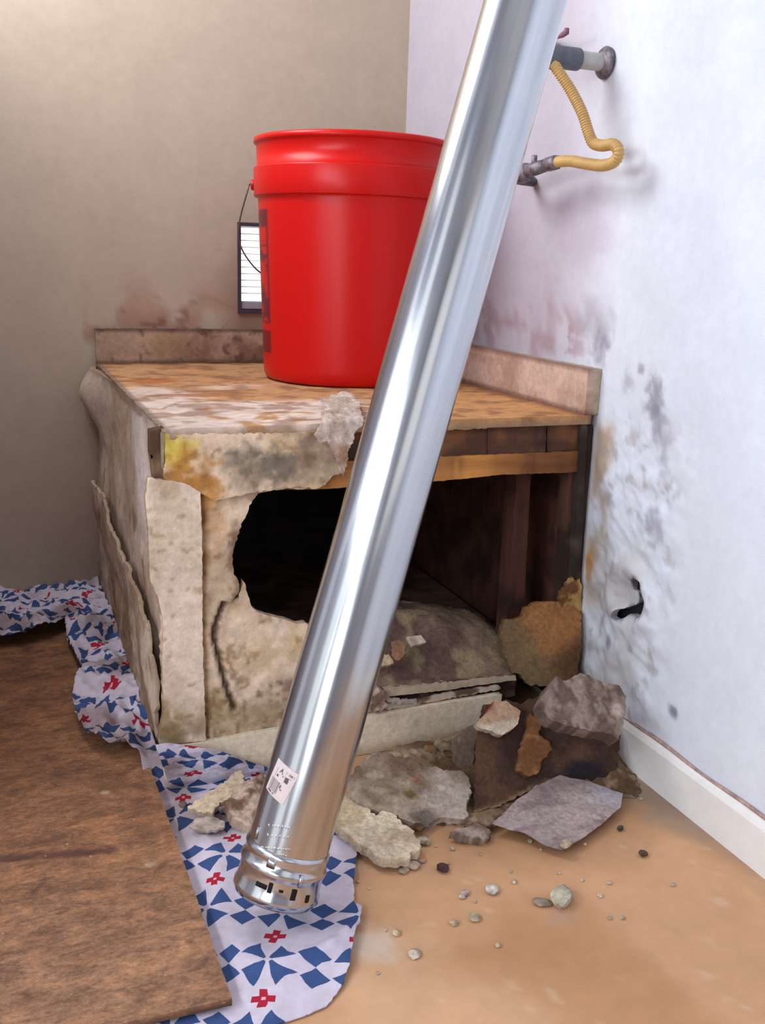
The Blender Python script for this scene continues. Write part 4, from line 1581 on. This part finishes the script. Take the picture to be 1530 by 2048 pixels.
piece('stucco_slab', [(700, 1552), (722, 1522), (752, 1506), (800, 1512), (846, 1520), (882, 1540), (920, 1542), (940, 1556), (942, 1584), (932, 1606), (936, 1632), (928, 1640),
                      (884, 1632), (868, 1640), (852, 1654), (820, 1646), (790, 1628), (752, 1620), (716, 1606), (700, 1590)], FS, .013, slab_col,
      'large mottled grey stucco slab lying right of the pipe foot', seed=27, amp=.009, nsc=45, res=.0035, side=(222, 212, 204))
# pale foam piece
FP = tilt((760, 1712), .018, .05, -.06, 1.0)
piece('foam_piece', [(684, 1592), (708, 1600), (728, 1603), (736, 1618), (750, 1632), (768, 1620), (790, 1628), (806, 1648), (826, 1662), (838, 1682), (840, 1700), (822, 1702),
                     (818, 1714), (798, 1716), (770, 1716), (746, 1706), (712, 1680), (672, 1650)], FP, .011, two((240, 220, 190), (212, 188, 154), 40, 481, .5, .66),
      'pale cream foam piece with a crumbly edge beside the pipe foot', 'foam', seed=28, amp=.003, jag=.002)
# translucent grey film
FF = tilt((1120, 1690), .010, .03, -.10, 1.0)


def film_col(P):
    c = base(P, (186, 166, 162))
    c = mix(c, (140, 120, 122), sm(fbm(P * A([1, 3, 1]), 20, 491), .45, .62) * .7)
    return mix(c, (214, 204, 212), spot(P, on(1215, 1590, FF[0], FF[3]), .030, 5, .5, 40, .5) * .8)


def film_warp(P, P0, P2):
    P = P.copy()
    P[:, 2] += .010 * (fbm(P0, 16, 493) - .5) + .012 * sm((P0 - at(1180, 1590, 2, 0)) @ A([0, 1., 0]), .0, .04)
    return P


piece('plastic_sheet', [(1000, 1632), (1030, 1602), (1072, 1574), (1120, 1558), (1180, 1566), (1215, 1578), (1246, 1588), (1240, 1616), (1200, 1652), (1160, 1682), (1124, 1702),
                        (1090, 1690), (1050, 1666), (985, 1645)], FF, .0010, film_col, 'lilac-grey four-sided plastic sheet lying on the bare floor in front of the rubble', 'sheet',
      seed=29, amp=.002, jag=.0004, warp=film_warp)
FC = tilt((940, 1680), .010, .1, -.2, 1.)
piece('plaster_chunk', [(900, 1662), (925, 1652), (955, 1650), (978, 1658), (982, 1672), (970, 1680), (948, 1676), (922, 1672)], FC, .010, two((190, 168, 154), (126, 104, 92), 60, 3),
      'small rough plaster chunk just in front of the large grey slab', seed=30, amp=.008, nsc=80, res=.003)
FC = tilt((960, 1660), .010, .1, -.3, 1.)
piece('plaster_crust', [(930, 1652), (960, 1636), (1000, 1625), (1004, 1640), (975, 1652), (950, 1658)], FC, .006, two((150, 126, 100), (104, 80, 60), 60, 5),
      'narrow brown crust wedged between the large grey slab and the plastic sheet', seed=31, amp=.006, res=.003)

# plaster lying on the cloth left of the pipe
FT1 = tilt((440, 1625), .022, -.1, -.3, 1.)
piece('plaster_flake', [(376, 1614), (410, 1590), (446, 1565), (478, 1540), (488, 1550), (486, 1572), (466, 1590), (440, 1606), (424, 1626), (396, 1622)], FT1, .007,
      two((214, 190, 160), (150, 120, 92), 50, 501, .5, .66), 'long cream plaster flake on the cloth at the plinth corner', seed=41, amp=.006, nsc=60, res=.003)
FT2 = tilt((500, 1650), .018, .1, -.35, 1.)
piece('plaster_lump', [(452, 1608), (470, 1585), (492, 1560), (520, 1548), (540, 1560), (545, 1600), (530, 1640), (515, 1665), (490, 1650), (462, 1630)], FT2, .014,
      two((206, 180, 160), (132, 100, 82), 50, 503, .46, .6), 'brown-stained plaster lump on the cloth touching the pipe', seed=42, amp=.014, nsc=60, res=.003)
FT3 = tilt((410, 1660), .014, 0, -.1, 1.)
piece('plaster_flake', [(380, 1652), (392, 1636), (420, 1630), (446, 1638), (450, 1652), (420, 1662), (392, 1662)], FT3, .003, (206, 184, 172),
      'thin pinkish plaster flake on the cloth below the long cream flake', seed=43, amp=.004, res=.003)
FT4 = tilt((365, 1612), .02, 0, -.2, 1.)

# bits inside the hole
FI = tilt((830, 1290), .135, 0, -.6, 1.)
piece('plaster_chip', [(812, 1274), (842, 1270), (852, 1284), (824, 1292)], FI, .004, (224, 206, 184), 'small square white chip on the dust inside the hole', seed=51, amp=.001, res=.003, jag=.0004)
FI2 = tilt((780, 1320), .12, -.2, -.8, 1.)
piece('wood_fragment', [(782, 1285), (800, 1275), (812, 1290), (810, 1310), (796, 1322), (784, 1312)], FI2, .005, (150, 110, 84),
      'small tan fragment on the dust inside the hole, right beside the pipe', 'wood', seed=52, res=.003)
piece('plaster_chip', [(756, 1310), (776, 1308), (788, 1326), (770, 1332), (757, 1330)], FI2, .005, (200, 172, 140), 'cream plaster chip inside the hole touching the pipe', seed=53, res=.003)
FI3 = YP(-D - .014)
piece('plaster_lump', [(735, 1400), (750, 1382), (768, 1380), (776, 1392), (770, 1402), (776, 1412), (760, 1422), (740, 1424)], FI3, .012, two((214, 188, 170), (140, 110, 96), 60, 9),
      'pinkish plaster lump on the sill of the hole right of the pipe', seed=54, amp=.008, nsc=90, res=.0025)
piece('lath_splinter', [(774, 1396), (800, 1400), (832, 1400), (834, 1407), (800, 1409), (774, 1404)], YP(-D - .008), .005, (206, 190, 180), 'thin white splinter on the sill of the hole', 'wood', seed=55, amp=.001, res=.003)


# crumbs: a few bigger ones with labels of their own, then the small ones
def crumb(px, py, r, colr, z=0., seed=0, flatk=.6, el=1.):
    rng = np.random.default_rng(seed)
    bm = bmesh.new()
    bmesh.ops.create_icosphere(bm, subdivisions=2, radius=1)
    V = A([tuple(v.co) for v in bm.verts])
    bm.faces.ensure_lookup_table()
    F = [tuple(v.index for v in f.verts) for f in bm.faces]
    bm.free()
    V = V * (1 + .9 * (fbm(V, 1.3, seed + 500)[:, None] - .5)) * (1 + .4 * (fbm(V, 3.5, seed + 900)[:, None] - .5))
    a = rng.random() * 3.14
    V = V * A([el, 1, flatk])
    V = V @ A([[math.cos(a), math.sin(a), 0], [-math.sin(a), math.cos(a), 0], [0, 0, 1]]) * r
    V[:, 2] -= V[:, 2].min()
    C = at(px, py, 2, z)
    c = mix(base(V, colr), tuple(v * .7 for v in colr), sm(fbm(V / r, 1.2, seed), .45, .6) * .7)
    o = mkobj('plaster_crumb', V, F, M['rubble'], None, False, c)
    o.location = C
    return o


big = [((1122, 1806), .0125, (218, 208, 186), 'largest white plaster crumb alone on the bare floor', .6, 1.3),
       ((1082, 1808), .006, (176, 156, 140), 'greyish crumb just left of the largest white crumb', .4, 1.5),
       ((886, 1742), .0065, (96, 66, 70), 'dark purplish brown crumb on the floor near the pipe foot', .6, 1.),
       ((984, 1785), .0062, (232, 220, 210), 'bright white crumb in the middle of the bare floor', .6, 1.2),
       ((950, 1838), .0060, (214, 194, 164), 'flat beige crumb below the bright white one', .35, 1.2),
       ((827, 1912), .0060, (224, 206, 184), 'white crumb lowest on the floor beside the cloth', .5, 1.1),
       ((1286, 1712), .0048, (92, 76, 62), 'dark crumb nearest the right baseboard', .6, 1.),
       ((1240, 1661), .0042, (84, 84, 78), 'tiny dark crumb right of the plastic sheet', .8, .8),
       ((825, 1735), .0068, (212, 190, 164), 'beige crumb just below the cream foam piece', .5, 1.2),
       ((808, 1745), .0050, (206, 184, 158), 'smaller beige crumb left of the one below the foam piece', .5, 1.2),
       ((846, 1688), .0070, (214, 196, 172), 'pale crumb at the right tip of the cream foam piece', .6, 1.),
       ((838, 1662), .0075, (120, 84, 54), 'brown crumb between the foam piece and the grey slab', .6, 1.),
       ((1130, 1693), .0060, (222, 196, 164), 'yellowish crumb at the front tip of the plastic sheet', .5, 1.4),
       ((1195, 1637), .0055, (206, 190, 182), 'pale crumb lying on the plastic sheet', .4, 1.2),
       ((315, 1362), .0060, (226, 212, 196), 'white crumb in the dark gap beside the corner board', .8, .8),
       ((366, 1614), .0050, (112, 100, 92), 'grey crumb at the tip of the long cream flake on the cloth', .6, 1.),
       ((930, 1790), .0048, (210, 186, 176), 'upper left crumb of the pair near the dark purplish crumb', .5, 1.),
       ((924, 1796), .0038, (220, 204, 196), 'lower crumb of the pair near the dark purplish crumb', .5, 1.),
       ((908, 1849), .0045, (206, 182, 150), 'beige crumb left of the flat beige crumb', .5, 1.),
       ((792, 1870), .0042, (228, 206, 166), 'yellowish crumb right of the white dust patch', .6, 1.),
       ]
zmap = {(1195, 1637): .016, (1130, 1693): .012, (315, 1362): .03, (366, 1614): .018, (838, 1662): .004}
for i, (q, r, c, lb, fk, el) in enumerate(big):
    o = crumb(*q, r, c, zmap.get(q, .0), 20 + i, fk, el)
    tag(o, lb, 'crumb')
small = [(960, 1710), (1060, 1685), (1082, 1700), (905, 1700), (872, 1694), (896, 1728), (1028, 1766), (1164, 1762), (1218, 1768), (1200, 1794), (1245, 1838), (1220, 1838),
         (950, 1805), (996, 1894), (756, 1948), (1022, 1745), (738, 1778), (770, 1862), (1170, 1690), (845, 1725), (700, 1750), (716, 1765), (1282, 1600), (1260, 1570),
         (1240, 1590), (1200, 1792), (1118, 1748), (1345, 1772), (915, 1560), (990, 1560)]
rng = random.Random(8)
src = None
for i, q in enumerate(small[:28]):
    r = rng.uniform(.0016, .0030)
    o = crumb(*q, r, (222, 202, 178), 0, 60 + i, .6, 1.1)
    tag(o, 'tiny pale plaster crumb scattered on the bare plywood floor', 'crumb', 'tiny crumbs scattered on the bare floor')
for i, q in enumerate([(800, 1512), (842, 1508), (815, 1528), (870, 1500), (905, 1496), (780, 1528), (1190, 1358), (1140, 1362), (1215, 1440), (1105, 1375), (960, 1500), (1098, 1500)]):
    pass
# rough clods along the top of the heap behind the big slab
CL = ['leftmost clod but one along the toe board, cream', 'large cream clod in the middle of the row along the toe board', 'brown clod right of the large cream one along the toe board', 'beige clod fourth along the toe board', 'dark brown clod at the right end of the row along the toe board', 'pale clod touching the pipe at the toe board']
for i, (q, r, c, z) in enumerate([((792, 1520), .009, (196, 170, 140), .012), ((826, 1512), .008, (206, 182, 150), .016), ((858, 1508), .009, (150, 116, 76), .016),
                                  ((886, 1502), .010, (190, 164, 130), .018), ((906, 1520), .009, (132, 100, 66), .014), ((750, 1522), .008, (208, 190, 170), .010)]):
    o = crumb(*q, r, c, z, 120 + i, .7, 1.3)
    tag(o, CL[i], 'crumb', 'clods along the toe board')
